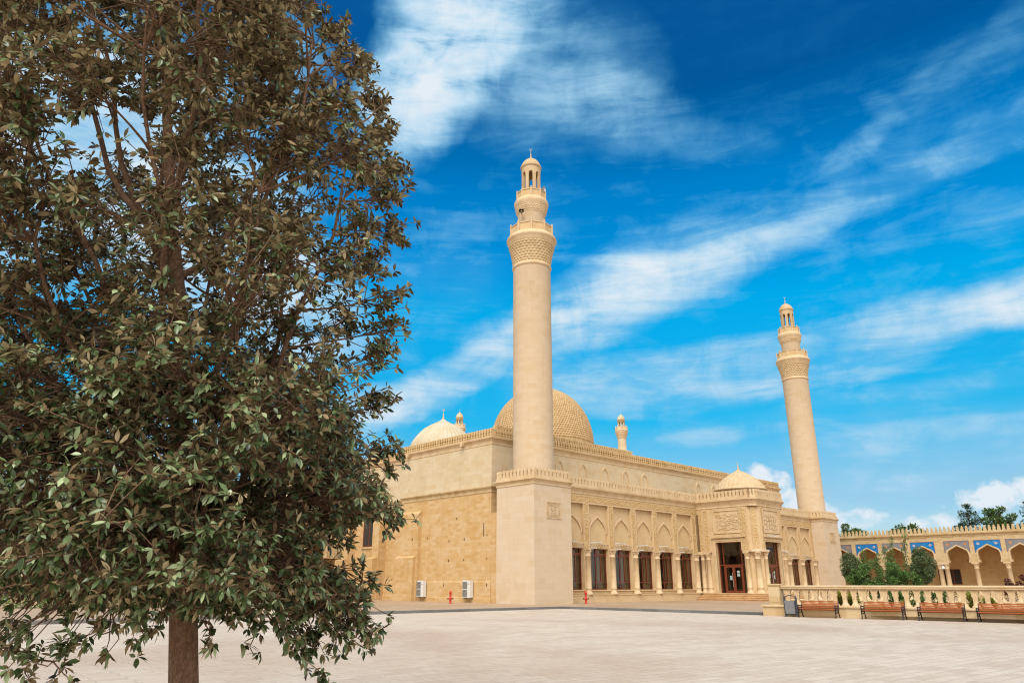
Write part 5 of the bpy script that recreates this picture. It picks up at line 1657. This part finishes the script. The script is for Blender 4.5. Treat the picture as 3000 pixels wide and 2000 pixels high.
def bench_parts(root):
    L = 1.92
    seat = MB()
    for k in range(6):
        y = -0.30 + 0.085 * k
        z = 0.415 - 0.012 * k
        seat.box((-L / 2 + 0.02, y - 0.034, z), (L / 2 - 0.02, y + 0.034, z + 0.032))
    seat.build("seat", MAT["slat"], root)
    back = MB()
    for k in range(5):
        z = 0.48 + 0.068 * k
        y = 0.20 + 0.030 * k
        back.box((-L / 2 + 0.02, y - 0.016, z), (L / 2 - 0.02, y + 0.016, z + 0.048))
    for x in (0.0,): back.box((x - 0.02, 0.23, 0.40), (x + 0.02, 0.26, 0.76))
    back.build("backrest", MAT["slat"], root)
    for s_ in (-1, 1):
        m = MB()
        x = s_ * (L / 2 - 0.03)
        def tb(pts, r): m.tube([(x, y, z) for y, z in pts], r, 6)
        tb([(-0.38, 0.0), (-0.35, 0.04), (-0.31, 0.16), (-0.33, 0.28), (-0.33, 0.38)], [0.035, 0.03, 0.024, 0.03, 0.028])
        tb([(0.30, 0.0), (0.27, 0.05), (0.19, 0.20), (0.15, 0.36), (0.20, 0.50), (0.27, 0.66), (0.335, 0.80)], [0.035, 0.03, 0.026, 0.032, 0.028, 0.026, 0.024])
        tb([(-0.34, 0.385), (-0.1, 0.37), (0.16, 0.35)], 0.026)
        tb([(-0.33, 0.38), (-0.35, 0.50), (-0.33, 0.58), (-0.25, 0.60), (-0.05, 0.575), (0.10, 0.585), (0.22, 0.56)], [0.024, 0.024, 0.034, 0.032, 0.026, 0.026, 0.024])
        tb([(-0.30, 0.40), (-0.20, 0.50), (-0.10, 0.46), (-0.12, 0.40)], 0.018)
        tb([(0.00, 0.38), (0.06, 0.50), (0.16, 0.50)], 0.018)
        tb([(-0.33, 0.30), (-0.20, 0.24), (-0.05, 0.25), (0.08, 0.30), (0.16, 0.36)], 0.02)
        tb([(-0.33, 0.20), (-0.24, 0.30), (-0.16, 0.36)], 0.016)
        m.build("end_frame", MAT["iron"], root)


def at_local(u, v):
    p = Vector((BX, BY, 0)) + d * u + nn * v
    return (p.x, p.y, 0.0)


blabels = ["red slatted bench with black iron ends right next to the grey bin", "second red slatted bench from the grey bin", "third red slatted bench from the grey bin", "red slatted bench cut by the right edge, farthest from the bin"]
b0 = empty("park_bench", at_local(3.05, -0.66), blabels[0], "bench", "red slatted benches along the balustrade", rotz=BDIR)
bench_parts(b0)
for u, lab in zip((6.16, 8.70, 11.12), blabels[1:]):
    b = copy_tree(b0)
    b.location = at_local(u, -0.66)
    b["label"] = lab
bin_ = empty("litter_bin", at_local(1.58, -0.55), "grey litter bin of perforated steel hung between two posts", "litter bin", rotz=BDIR)
for s_ in (-1, 1):
    mb = MB()
    x = s_ * 0.31
    mb.box((x - 0.04, -0.05, 0.0), (x + 0.04, 0.05, 0.97))
    mb.lathe((x, 0, 0.97), [(0.045, 0), (0.02, 0.02), (0.04, 0.05), (0.03, 0.08), (0.003, 0.10)], 10)
    mb.box((x - 0.06, -0.08, 0.0), (x + 0.06, 0.08, 0.02))
    mb.build("post", MAT["grey"], bin_)
mb = MB()
mb.tube([(0.28 * math.cos(R_(10 * k)), 0, 0.90 + 0.17 * math.sin(R_(10 * k))) for k in range(19)], 0.022, 6)
mb.box((-0.27, -0.02, 0.09), (0.27, 0.02, 0.13))
mb.build("hoop", MAT["grey"], bin_)
mb = MB()
prof = [(-0.14, 0.16), (-0.18, 0.80), (0.14, 0.80), (0.12, 0.16)]
for i in range(3):
    a, b = prof[i], prof[i + 1]
    if i == 1: continue
    mb.face([(-0.25, a[0], a[1]), (0.25, a[0], a[1]), (0.25, b[0], b[1]), (-0.25, b[0], b[1])])
mb.face([(-0.25, -0.14, 0.16), (0.25, -0.14, 0.16), (0.25, 0.12, 0.16), (-0.25, 0.12, 0.16)])
for s_ in (-1, 1): mb.face([(s_ * 0.25, p[0], p[1]) for p in prof])
mb.build("basket", MAT["mesh"], bin_)

# ------------------------------------------------------------------ plants
def leaf_mesh(name, pos, dirs, length, width, mat, parent, seed=0, rich=False, droop=0.25, rmax=1.0):
    """one leaf per row of pos; dirs is the leaf's axis. rich leaves are folded and curved"""
    rng = np.random.default_rng(seed)
    n = len(pos)
    D = dirs / np.maximum(np.linalg.norm(dirs, axis=1, keepdims=True), 1e-9)
    up = np.tile(np.array([[0, 0, 1.0]]), (n, 1)) + rng.normal(0, 0.45, (n, 3))
    Sd = np.cross(D, up)
    Sd /= np.maximum(np.linalg.norm(Sd, axis=1, keepdims=True), 1e-9)
    Nn = np.cross(Sd, D)
    L = length * rng.uniform(0.55, 1.3, (n, 1))
    W = width * rng.uniform(0.75, 1.2, (n, 1))
    off = np.array(ORIGIN.get(parent.name, Vector((0, 0, 0)))) if parent is not None else 0.0
    if rich:
        dr = droop * rng.uniform(0.2, 1.6, (n, 1))
        fold = rng.uniform(0.05, 0.35, (n, 1))
        def pt(t, s, w):
            return pos + D * (L * t) + Sd * (W * s * w) + Nn * (W * abs(s) * w * fold * 1.2 - L * dr * t * t)
        rows = [pt(0, 0, 0)]
        for t, w in ((0.28, 0.40), (0.62, 0.5)):
            rows += [pt(t, -1, w), pt(t, 0, w), pt(t, 1, w)]
        rows.append(pt(1.0, 0, 0))
        V = np.stack(rows, 1).reshape(-1, 3)
        k = 8
        F_ = [(0, 2, 1), (0, 3, 2), (1, 2, 5, 4), (2, 3, 6, 5), (4, 5, 7), (5, 6, 7)]
    else:
        bend = rng.uniform(-0.25, 0.1, (n, 1))
        V = np.stack([pos, pos + D * L * 0.5 - Sd * W * 0.5 , pos + D * L + Nn * L * bend, pos + D * L * 0.5 + Sd * W * 0.5], 1).reshape(-1, 3)
        k = 4
        F_ = [(0, 3, 2, 1)]
    loops, starts, tot = [], [], 0
    base = np.arange(n) * k
    cols = []
    ln = []
    for f_ in F_:
        cols.append(base[:, None] + np.array(f_)[None, :]); ln.append(len(f_))
    flat = np.concatenate(cols, 1).ravel()
    per = np.tile(np.array(ln), n)
    st = np.concatenate([[0], np.cumsum(per)[:-1]])
    me = bpy.data.meshes.new(name)
    me.vertices.add(len(V)); me.vertices.foreach_set("co", (V - off).astype(np.float32).ravel())
    me.loops.add(len(flat)); me.loops.foreach_set("vertex_index", flat.astype(np.int32))
    me.polygons.add(len(per)); me.polygons.foreach_set("loop_start", st.astype(np.int32)); me.polygons.foreach_set("loop_total", per.astype(np.int32))
    me.polygons.foreach_set("use_smooth", np.ones(len(per), dtype=bool) if rich else np.zeros(len(per), dtype=bool))
    at = me.attributes.new("rnd", "FLOAT", "FACE")
    r = rng.uniform(0, rmax, n)
    at.data.foreach_set("value", np.repeat(r, len(F_)).astype(np.float32))
    me.materials.append(mat)
    me.update(calc_edges=True); me.validate()
    o = bpy.data.objects.new(name, me)
    COL.objects.link(o)
    o.parent = parent
    return o


def blob_points(rng, n, c, rad, shell=0.5):
    v = rng.normal(0, 1, (n, 3)); v /= np.linalg.norm(v, axis=1, keepdims=True)
    r = rng.uniform(shell ** 3, 1, (n, 1)) ** (1 / 3)
    return np.array(c) + v * r * np.array(rad), v


def plant(name, loc, label, cat, clumps, nleaf, size, mat, seed, group=None, trunk=None, upbias=0.3, shell=0.5, width=0.5):
    """clumps: (centre, radii, share); trunk: list of (points, radii)"""
    root = empty(name, loc, label, cat, group)
    rng = np.random.default_rng(seed)
    P, Dn = [], []
    tw = sum(c[2] for c in clumps)
    for c, r, w in clumps:
        p, v = blob_points(rng, int(nleaf * w / tw), c, r, shell)
        P.append(p); Dn.append(v + rng.normal(0, 0.6, v.shape) + np.array([0, 0, upbias]))
    leaf_mesh("crown" if trunk else "foliage", np.concatenate(P), np.concatenate(Dn), size, size * width, mat, root, seed)
    if trunk:
        mb = MB()
        for pts, rad in trunk: mb.tube(pts, rad, 7)
        mb.build("trunk", MAT["bark"], root)
    return root


def far_tree(x, y, z1, w, label, seed, mat="fargreen", kind="round", n=4200, size=0.42):
    rng = random.Random(seed)
    cl = []
    tr = [([(x, y, 0), (x + 0.1, y, z1 * 0.5), (x, y, z1 * 0.93)], [0.22, 0.16, 0.04])]
    if kind == "round":
        for k in range(22):
            a = rng.uniform(0, 6.28); rr = w * math.sqrt(rng.random()) * 0.8
            zz = z1 - rng.uniform(0.25, 4.2) - rr * rr / w * 0.6
            c = (x + rr * math.cos(a), y + rr * math.sin(a), zz)
            s_ = rng.uniform(0.45, 0.95)
            cl.append((c, (s_, s_, s_ * 0.6), s_ * s_))
            tr.append(([(x, y, zz - 1.8), ((x + c[0]) / 2, (y + c[1]) / 2, zz - 0.9), c], [0.07, 0.05, 0.02]))
    elif kind == "spiky":
        for k in range(46):
            t = rng.random()
            a = rng.uniform(0, 6.28)
            zz = z1 - 0.2 - t * 5.0
            rr = (0.15 + w * t ** 0.8) * rng.uniform(0.35, 1.0)
            c = (x + rr * math.cos(a), y + rr * math.sin(a), zz + rr * 0.25)
            cl.append((c, (0.42, 0.42, 0.20), 0.5 + t * 0.5))
            tr.append(([(x, y, zz - rr * 0.2), c], [0.045, 0.012]))
    else:  # tiers of flat boughs
        for k in range(9):
            zz = z1 - 0.3 - k * 0.62
            wr = w * (0.25 + 0.095 * k)
            for j in range(7):
                a = j * 0.9 + k * 0.5 + rng.uniform(-.2, .2)
                rr = wr * rng.uniform(0.5, 1.0)
                c = (x + rr * math.cos(a), y + rr * math.sin(a), zz - rr * 0.08)
                cl.append((c, (0.55, 0.55, 0.14), 0.5))
                tr.append(([(x, y, zz), c], [0.05, 0.015]))
    return plant("conifer_tree" if kind != "round" else "leafy_tree", (x, y, 0), label, "tree", cl, n, size, MAT[mat], seed, "trees rising behind the tiled arcade", tr, 0.2, 0.25, 0.42 if kind != "round" else 0.55)


far_tree(85, 9.6, 11.6, 2.2, "small leafy tree just right of the far minaret, behind the arcade roof", 1)
far_tree(85, 1.6, 11.9, 2.9, "leafy tree with a rounded top behind the arcade roof, left of the two neighbouring trees", 2)
far_tree(85, -7.9, 13.2, 2.3, "dark spiky conifer behind the arcade roof", 3, "farpine", "spiky", 3000, 0.30)
far_tree(86, -11.6, 12.8, 2.5, "lighter green leafy tree touching the spiky conifer", 4)
far_tree(85, -16.4, 13.2, 3.4, "tall conifer with tiers of flat boughs at the right edge", 5, "farpine", "tiers", 3600, 0.32)
far_tree(85, 13.0, 10.4, 1.6, "low tree top half hidden by the far minaret pedestal", 6)


def topiary(x, y, zc, rad, seed, label, tall=False):
    cl = [((x, y, zc), tuple(q * 0.80 for q in rad), 0.55)]
    rng = random.Random(seed)
    for k in range(30):
        a, b = rng.uniform(0, 6.28), rng.uniform(-1, 1)
        cl.append(((x + rad[0] * 0.82 * math.cos(a) * math.sqrt(1 - b * b), y + rad[1] * 0.82 * math.sin(a) * math.sqrt(1 - b * b), zc + rad[2] * 0.84 * b), tuple(rng.uniform(0.2, 0.42) for _ in range(3)), 0.12))
    tr = [([(x, y, 0.1), (x + 0.03, y, zc - rad[2] * 0.3), (x, y, zc)], [0.07, 0.06, 0.03])]
    return plant("clipped_tree", (x, y, ZT), label, "tree", cl, 9500, 0.13, MAT["topiary"], seed, "clipped trees in the garden", tr, 0.1, 0.72)


topiary(20, -16.0, 2.95, (0.70, 0.62, 0.92), 11, "dark clipped tree standing against the far minaret pedestal")
topiary(20, -21.35, 3.05, (0.80, 0.78, 1.18), 12, "tall clipped tree with a grey-green top, right of the tangled shrub")
# tangled climbing shrub with two upright shoots
rng = random.Random(21)
cl = []
for k in range(70):
    t = rng.random()
    y = -15.9 - 5.2 * t
    z = rng.uniform(0.5, 2.3 + 0.9 * math.sin(t * 3.1))
    cl.append(((19.2 + rng.uniform(-0.6, 0.6), y, z), (0.34, 0.34, 0.28), 0.5))
stems = []
for (y0, y1, z1) in ((-19.0, -19.32, 4.9), (-19.9, -20.35, 5.1), (-17.6, -17.05, 4.1), (-18.3, -17.9, 3.3), (-19.4, -19.0, 3.6), (-17.2, -16.7, 3.4), (-18.0, -18.15, 3.7), (-20.2, -20.9, 3.9), (-19.0, -18.7, 4.2), (-20.6, -21.1, 3.0), (-16.8, -16.2, 2.8)):
    m = 9
    pts = []
    for k in range(m + 1):
        t = k / m
        p = (20 + 0.05 * math.sin(k), y0 + (y1 - y0) * t + 0.06 * math.sin(k * 1.9), 0.3 + (z1 - 0.3) * t)
        pts.append(p)
        if t > 0.3: cl.append((p, (0.17, 0.20, 0.24), 0.16))
    stems.append((pts, [0.03] * 5 + [0.018] * 5))
plant("climbing_shrub", (20, -18.6, ZT), "tangled green shrub with two tall upright shoots behind the balustrade", "shrub", cl, 19000, 0.14, MAT["green"], 22, None, stems, 0.2, 0.2, 0.6)
# dark red bushes
cl = [((20, -26.5 - 0.16 * k, 1.15 + 0.34 * math.sin(k * 0.9) ** 2 + 0.12 * (k % 2)), (0.28, 0.24, 0.24), 0.5) for k in range(6)] + [((20, -26.65, 1.75), (0.22, 0.22, 0.26), 0.5), ((20, -26.6, 0.8), (0.5, 0.6, 0.5), 0.8)]
plant("red_leaf_bush", (20, -26.7, ZT), "dark red leafed bush behind the handrail, in front of an arch", "bush", cl, 1700, 0.12, MAT["redleaf"], 31, "dark red bushes", [([(20, -26.6, 0.1), (20, -26.6, 1.4)], [0.03, 0.015])], 0.3, 0.2, 0.6)
cl = [((20, -27.55, 2.1), (0.22, 0.22, 0.14), 0.5), ((20, -27.75, 1.95), (0.22, 0.26, 0.14), 0.5), ((20, -28.0, 1.75), (0.3, 0.3, 0.2), 0.7), ((20, -28.1, 1.3), (0.35, 0.35, 0.4), 1.0)]
plant("red_leaf_bush", (20, -27.9, ZT), "dark red leafed bush with thin high twigs at the right edge", "bush", cl, 1100, 0.11, MAT["redleaf"], 32, "dark red bushes", [([(20, -28.05, 0.1), (20, -27.9, 1.5), (20, -27.6, 2.1)], [0.03, 0.018, 0.008])], 0.3, 0.2, 0.6)
# yellow dwarf conifers and green bushes seen through the balusters
def dwarf(u, v, h, w, label, seed, mat="conifer", cat="shrub", name="dwarf_conifer", size=0.10):
    p = at_local(u, v)
    rng = random.Random(seed)
    cl = []
    for k in range(14):
        t = rng.random()
        a = rng.uniform(0, 6.28)
        rr = w * (1.25 - t * 0.75) * rng.uniform(0.2, 1.0)
        cl.append(((p[0] + rr * math.cos(a), p[1] + rr * math.sin(a), 0.2 + h * t * 0.9), (0.14, 0.14, 0.2), 0.5))
    return plant(name, (p[0], p[1], ZT), label, cat, cl, 2200, size * 1.5, MAT[mat], seed, "low plants behind the balusters", None, 1.2, 0.2, 0.35)
dwarf(3.75, 0.85, 1.05, 0.34, "yellow-green dwarf conifer behind the backrest of the bench by the bin", 41)
dwarf(4.35, 0.95, 0.85, 0.34, "smaller yellow-green dwarf conifer at the right end of the bench by the bin", 42)
dwarf(6.85, 0.75, 0.7, 0.34, "yellow-green dwarf conifer behind the second bench", 44)
dwarf(9.75, 0.9, 1.05, 0.36, "yellow-green dwarf conifer behind the third bench", 45)
dwarf(10.5, 0.95, 0.9, 0.34, "yellow-green dwarf conifer at the right end of the third bench", 46)
dwarf(7.3, 1.9, 1.35, 0.85, "dark green bush filling the openings behind the second bench", 47, "green", "bush", "garden_bush", 0.10)
dwarf(8.5, 2.0, 1.25, 0.8, "dark green bush behind the gap after the second bench", 48, "green", "bush", "garden_bush", 0.10)
dwarf(6.2, 1.8, 1.2, 0.6, "dark green bush behind the left end of the second bench", 49, "green", "bush", "garden_bush", 0.10)
dwarf(12.6, 3.2, 1.1, 0.5, "dark green bush behind the bench at the right edge", 50, "green", "bush", "garden_bush", 0.10)
# hedge and stone block on the left
rng = random.Random(61)
cl = [((-31 + 1.0 * k + rng.uniform(-.3, .3), 15.5 - 0.55 * k + rng.uniform(-.3, .3), ZT + 0.35), (0.8, 0.7, 0.5), 1.0) for k in range(16)]
plant("low_hedge", (-24, 12, ZT), "low green hedge on the terrace seen under the tree", "hedge", cl, 6500, 0.16, MAT["green"], 62, None, None, 0.3, 0.4, 0.6)
mb = MB()
fr = Frame((-24.4, -3.2, 0), (2.0, -3.1, 0))
mb.prism(Frame2(fr, 0), [(-1.6, 0), (0, 0), (0, 0.34), (-0.03, 0.37), (-1.57, 0.37), (-1.6, 0.34)], 0, 3.7, 0, back=True)
tag(mb.build("stone_block", MAT["white"]), "low white stone block at the terrace edge, half hidden by the tree", "stone block")

# ------------------------------------------------------------------ the near evergreen oak
TB = Vector((-39.387, -35.547, 0))
hv = (TB - Vector((CAM.x, CAM.y, 0))).normalized()
rv = Vector((hv.y, -hv.x, 0))


def build_oak():
    root = empty("evergreen_oak", tuple(TB), "large evergreen oak with dense dark leaves in the left foreground", "tree")
    rng = np.random.default_rng(77)
    rnd = random.Random(77)
    zc_ = [0, 0.94, 1.62, 2.61, 3.69, 5.21, 6.6, 9.0]
    sc_ = [0.04, 0.0, -0.06, -0.20, -0.40, -0.66, -0.88, -1.2]
    cen = lambda z: float(np.interp(z, zc_, sc_))
    rz = [1.0, 1.3, 2.0, 3.0, 4.0, 5.0, 5.6, 6.2, 6.8, 7.4, 8.2, 9.0]
    rr_ = [1.0, 1.45, 1.72, 1.80, 1.95, 2.12, 2.18, 2.10, 2.05, 1.9, 1.5, 0.4]
    rad = lambda z: float(np.interp(z, rz, rr_))
    oz = [1.0, 1.3, 1.5, 1.62, 1.70, 1.78, 1.88, 1.98, 2.08, 2.2, 2.45, 2.7, 2.85, 3.0, 3.2, 3.5, 3.8, 4.15, 4.45, 4.8, 5.15, 5.5, 5.75, 6.1, 6.7, 6.75, 7.15, 8.0, 9.5]
    os_ = [0.9, 1.25, 1.3, 1.25, 0.85, 0.70, 0.74, 1.05, 1.25, 1.5, 1.35, 1.4, 1.15, 1.25, 1.45, 1.38, 1.48, 1.42, 1.36, 1.5, 1.38, 1.48, 1.28, 1.2, 1.02, 0.72, 0.48, 0.2, -0.3]
    D0 = 6.0
    def inside(s, dpt, z):
        k = D0 / (D0 + dpt)
        s2, z2 = s * k, 1.6 + (z - 1.6) * k
        if s2 > float(np.interp(z2, oz, os_)) - 0.14: return False
        lo = float(np.interp(s2, [-1.6, -1.1, -0.9, -0.6, -0.35, 0.1, 0.5, 0.8, 1.3], [1.50, 1.46, 1.48, 1.44, 1.46, 1.36, 1.38, 1.25, 1.22]))
        return z2 > lo + 0.06
    def P(s, dpt, z): return TB + rv * s + hv * dpt + Vector((0, 0, z))
    wood_ = MB()
    tz = (0, 0.4, 0.9, 1.4, 1.9, 2.6, 3.4, 4.4, 5.4, 6.4, 7.4, 8.2)
    tp = [P(cen(z) + 0.03 * math.sin(z * 2.2), 0.03 * math.cos(z * 1.7), z) for z in tz]
    wood_.tube(tp, [0.128, 0.112, 0.101, 0.096, 0.092, 0.080, 0.066, 0.05, 0.038, 0.028, 0.018, 0.01], 14)
    nodes = [(p, z) for p, z in zip(tp[3:], tz[3:])]
    # leaders sweeping upwards from the trunk
    for k in range(17):
        a = k * 2.399 + 0.4
        z0 = 1.5 + 3.4 * (k / 17) ** 1.2
        z1 = min(8.6, z0 + rnd.uniform(2.4, 4.2))
        R1 = rad(min(z1, 7.8)) * rnd.uniform(0.45, 0.8)
        m = 10
        L = []
        for j in range(m + 1):
            t = j / m
            R = R1 * (t ** 0.72)
            z = z0 + (z1 - z0) * t ** 1.15
            L.append(P(cen(z) + R * math.cos(a) + 0.04 * math.sin(j * 1.3 + k), R * math.sin(a) * 0.86 + 0.04 * math.cos(j * 1.7 + k), z))
        wood_.tube(L, [0.027 * (1 - 0.82 * j / m) + 0.003 for j in range(m + 1)], 7)
        nodes += [(p, p.z) for p in L[2:]]
    pts, dirs = [], []
    npos = np.array([tuple(n[0]) for n in nodes])
    def add_clump(c, sig, n, limb_r=0.016, rise=0.30, clip=True):
        want = np.array((c.x, c.y, c.z)) - np.array((0, 0, rise))
        dd_ = npos - want
        cost = np.linalg.norm(dd_, axis=1) + np.maximum(0, npos[:, 2] - max(c.z, 1.9) + 0.1) * 2.0 + np.maximum(0, 1.75 - npos[:, 2]) * 4.0
        a = Vector(npos[int(np.argmin(cost))])
        Ln = (c - a).length
        mid = a * 0.5 + c * 0.5 + Vector((rnd.uniform(-.12, .12), rnd.uniform(-.12, .12), rnd.uniform(-.12, .04))) * min(1.0, Ln)
        if c.z < 2.3: mid.z = max(a.z, c.z) + 0.10
        m = 6
        limb = [a * (1 - k / m) ** 2 + mid * 2 * (k / m) * (1 - k / m) + c * (k / m) ** 2 for k in range(m + 1)]
        wood_.tube(limb, [limb_r * (1 - 0.7 * k / m) for k in range(m + 1)], 5)
        for _ in range(n):
            p = c + Vector(rng.normal(0, 1, 3)) * sig
            q = p - TB
            s_, d_ = q.dot(rv), q.dot(hv)
            if clip and not inside(s_ - 0.10, d_, p.z): continue
            k = rnd.randint(m - 3, m)
            b_ = limb[k]
            mm = (b_ + p) * 0.5 + Vector((rnd.uniform(-.06, .06), rnd.uniform(-.06, .06), rnd.uniform(-.07, .03)))
            wood_.tube([b_, mm, p], [0.0055, 0.0042, 0.0028], 3, cap=False)
            dd = (p - mm)
            dd = dd / max(dd.length, 1e-6) + Vector((0, 0, 0.35))
            pts.append(p); dirs.append(dd)
            if rnd.random() < 0.8:
                pts.append(p * 0.6 + mm * 0.4); dirs.append(dd)
    zs = np.linspace(1.25, 8.7, 200)
    wz = np.array([rad(z) ** 2 for z in zs]); wz /= wz.sum()
    k = 0
    while k < 470:
        z = float(rng.choice(zs, p=wz)) + rnd.uniform(-.03, .03) if k < 350 else rnd.uniform(1.4, 3.0)
        a = rnd.uniform(0, 2 * math.pi)
        f = math.sqrt(rnd.uniform(0.04, 1.0)) * 0.95
        R = rad(z) * f
        s_, d_ = cen(z) + R * math.cos(a), R * math.sin(a) * 0.86
        if not inside(s_, d_, z): continue
        add_clump(P(s_, d_, z), rnd.uniform(0.10, 0.20), 20, 0.008 + 0.008 * rnd.random())
        k += 1
    # branches that make the right-hand outline
    for (s_, z) in ((0.36, 7.05), (0.60, 6.66), (0.92, 6.68), (1.08, 6.2), (1.16, 5.8), (1.36, 5.5), (1.25, 5.1), (1.37, 4.8), (1.22, 4.45), (1.32, 4.1), (1.35, 3.78), (1.26, 3.5), (1.32, 3.15), (1.05, 2.95), (0.85, 2.75), (1.35, 2.66), (1.05, 2.5), (1.22, 2.25), (1.40, 2.17), (1.05, 2.05), (0.8, 1.95), (1.22, 1.62), (1.1, 1.5), (1.25, 1.36), (0.95, 1.62), (1.12, 1.26), (0.8, 1.45), (0.9, 1.2)):
        add_clump(P(s_, rnd.uniform(-0.25, 0.25), z), 0.085, 18, 0.012, clip=False)
    # skirt of low branches
    for (s_, z, dq) in ((-1.1, 1.32, -.3), (-0.95, 1.22, -.5), (-0.72, 1.16, -.6), (-0.55, 1.20, -.6), (-0.42, 1.32, -.4), (-0.2, 1.52, -.5), (0.15, 1.50, -.5), (0.42, 1.46, -.6), (0.62, 1.40, -.5), (0.3, 1.62, -.7), (-0.5, 1.55, -.8), (-1.2, 1.6, -.4), (0.75, 1.7, -.6), (-0.9, 1.45, .4), (0.5, 1.55, .6), (-0.1, 1.60, .7), (-0.3, 1.50, -.9)):
        add_clump(P(s_, dq, z), 0.09, 6 if z < 1.36 and s_ < 0 else 14, 0.008, 0.0, clip=False)
    # hanging spray at lower right
    prev = None
    for k in range(11):
        t = k / 10
        p = P(0.62 + 0.34 * t + 0.03 * math.sin(k * 2), -0.35 - 0.05 * t, 1.42 - 0.56 * t)
        if prev is not None: wood_.tube([prev, p], [0.007 - 0.0004 * k, 0.0066 - 0.0004 * k], 4, cap=False)
        prev = p
        for q in range(2):
            pts.append(p + Vector(rng.normal(0, 0.025, 3))); dirs.append(rv * rnd.uniform(-1, 1) + hv * rnd.uniform(-1, .4) + Vector((0, 0, rnd.uniform(-0.9, 0.3))))
    # short drooping sprays along the ragged lower edge
    for (s0, z0, s1, z1, dq) in ((-1.0, 1.36, -0.84, 1.03, -.4), (-0.62, 1.30, -0.72, 1.00, -.5), (0.08, 1.46, 0.16, 1.20, -.5), (0.36, 1.48, 0.44, 1.14, -.4), (1.12, 1.5, 1.30, 1.16, 0), (0.95, 1.4, 1.12, 1.10, .1), (-0.3, 1.5, -0.24, 1.18, -.6)):
        prev = None
        for k in range(7):
            t = k / 6
            p = P(s0 + (s1 - s0) * t + 0.02 * math.sin(k * 2.1), dq, z0 + (z1 - z0) * t)
            if prev is not None: wood_.tube([prev, p], [0.006 - 0.0004 * k, 0.0056 - 0.0004 * k], 4, cap=False)
            prev = p
            pts.append(p + Vector(rng.normal(0, 0.02, 3))); dirs.append(rv * rnd.uniform(-1, 1) + hv * rnd.uniform(-1, .4) + Vector((0, 0, rnd.uniform(-1.0, 0.2))))
    wood_.build("trunk", MAT["bark"], root)
    # leaf rosettes
    Pn = np.array([tuple(p) for p in pts]); Dn = np.array([tuple(q) for q in dirs])
    Dn /= np.linalg.norm(Dn, axis=1, keepdims=True)
    ref = np.where(np.abs(Dn[:, 2:3]) < 0.9, np.array([[0, 0, 1.0]]), np.array([[1.0, 0, 0]]))
    A = np.cross(Dn, ref); A /= np.linalg.norm(A, axis=1, keepdims=True)
    B = np.cross(Dn, A)
    LP, LD = [], []
    for k in range(10):
        ang = rng.uniform(0, 0.9, (len(Pn), 1)) + k * 2.399
        til = rng.uniform(0.15, 1.0, (len(Pn), 1))
        v = (A * np.cos(ang) + B * np.sin(ang)) + Dn * til + np.array([[0, 0, -0.22]])
        keep = rng.random(len(Pn)) < 0.88
        LP.append((Pn - Dn * rng.uniform(0, 0.035, (len(Pn), 1)) + v * 0.006)[keep]); LD.append(v[keep])
    leaf_mesh("crown", np.concatenate(LP), np.concatenate(LD), 0.069, 0.027, MAT["leaf"], root, 5, rich=True, droop=0.22, rmax=0.962)


build_oak()
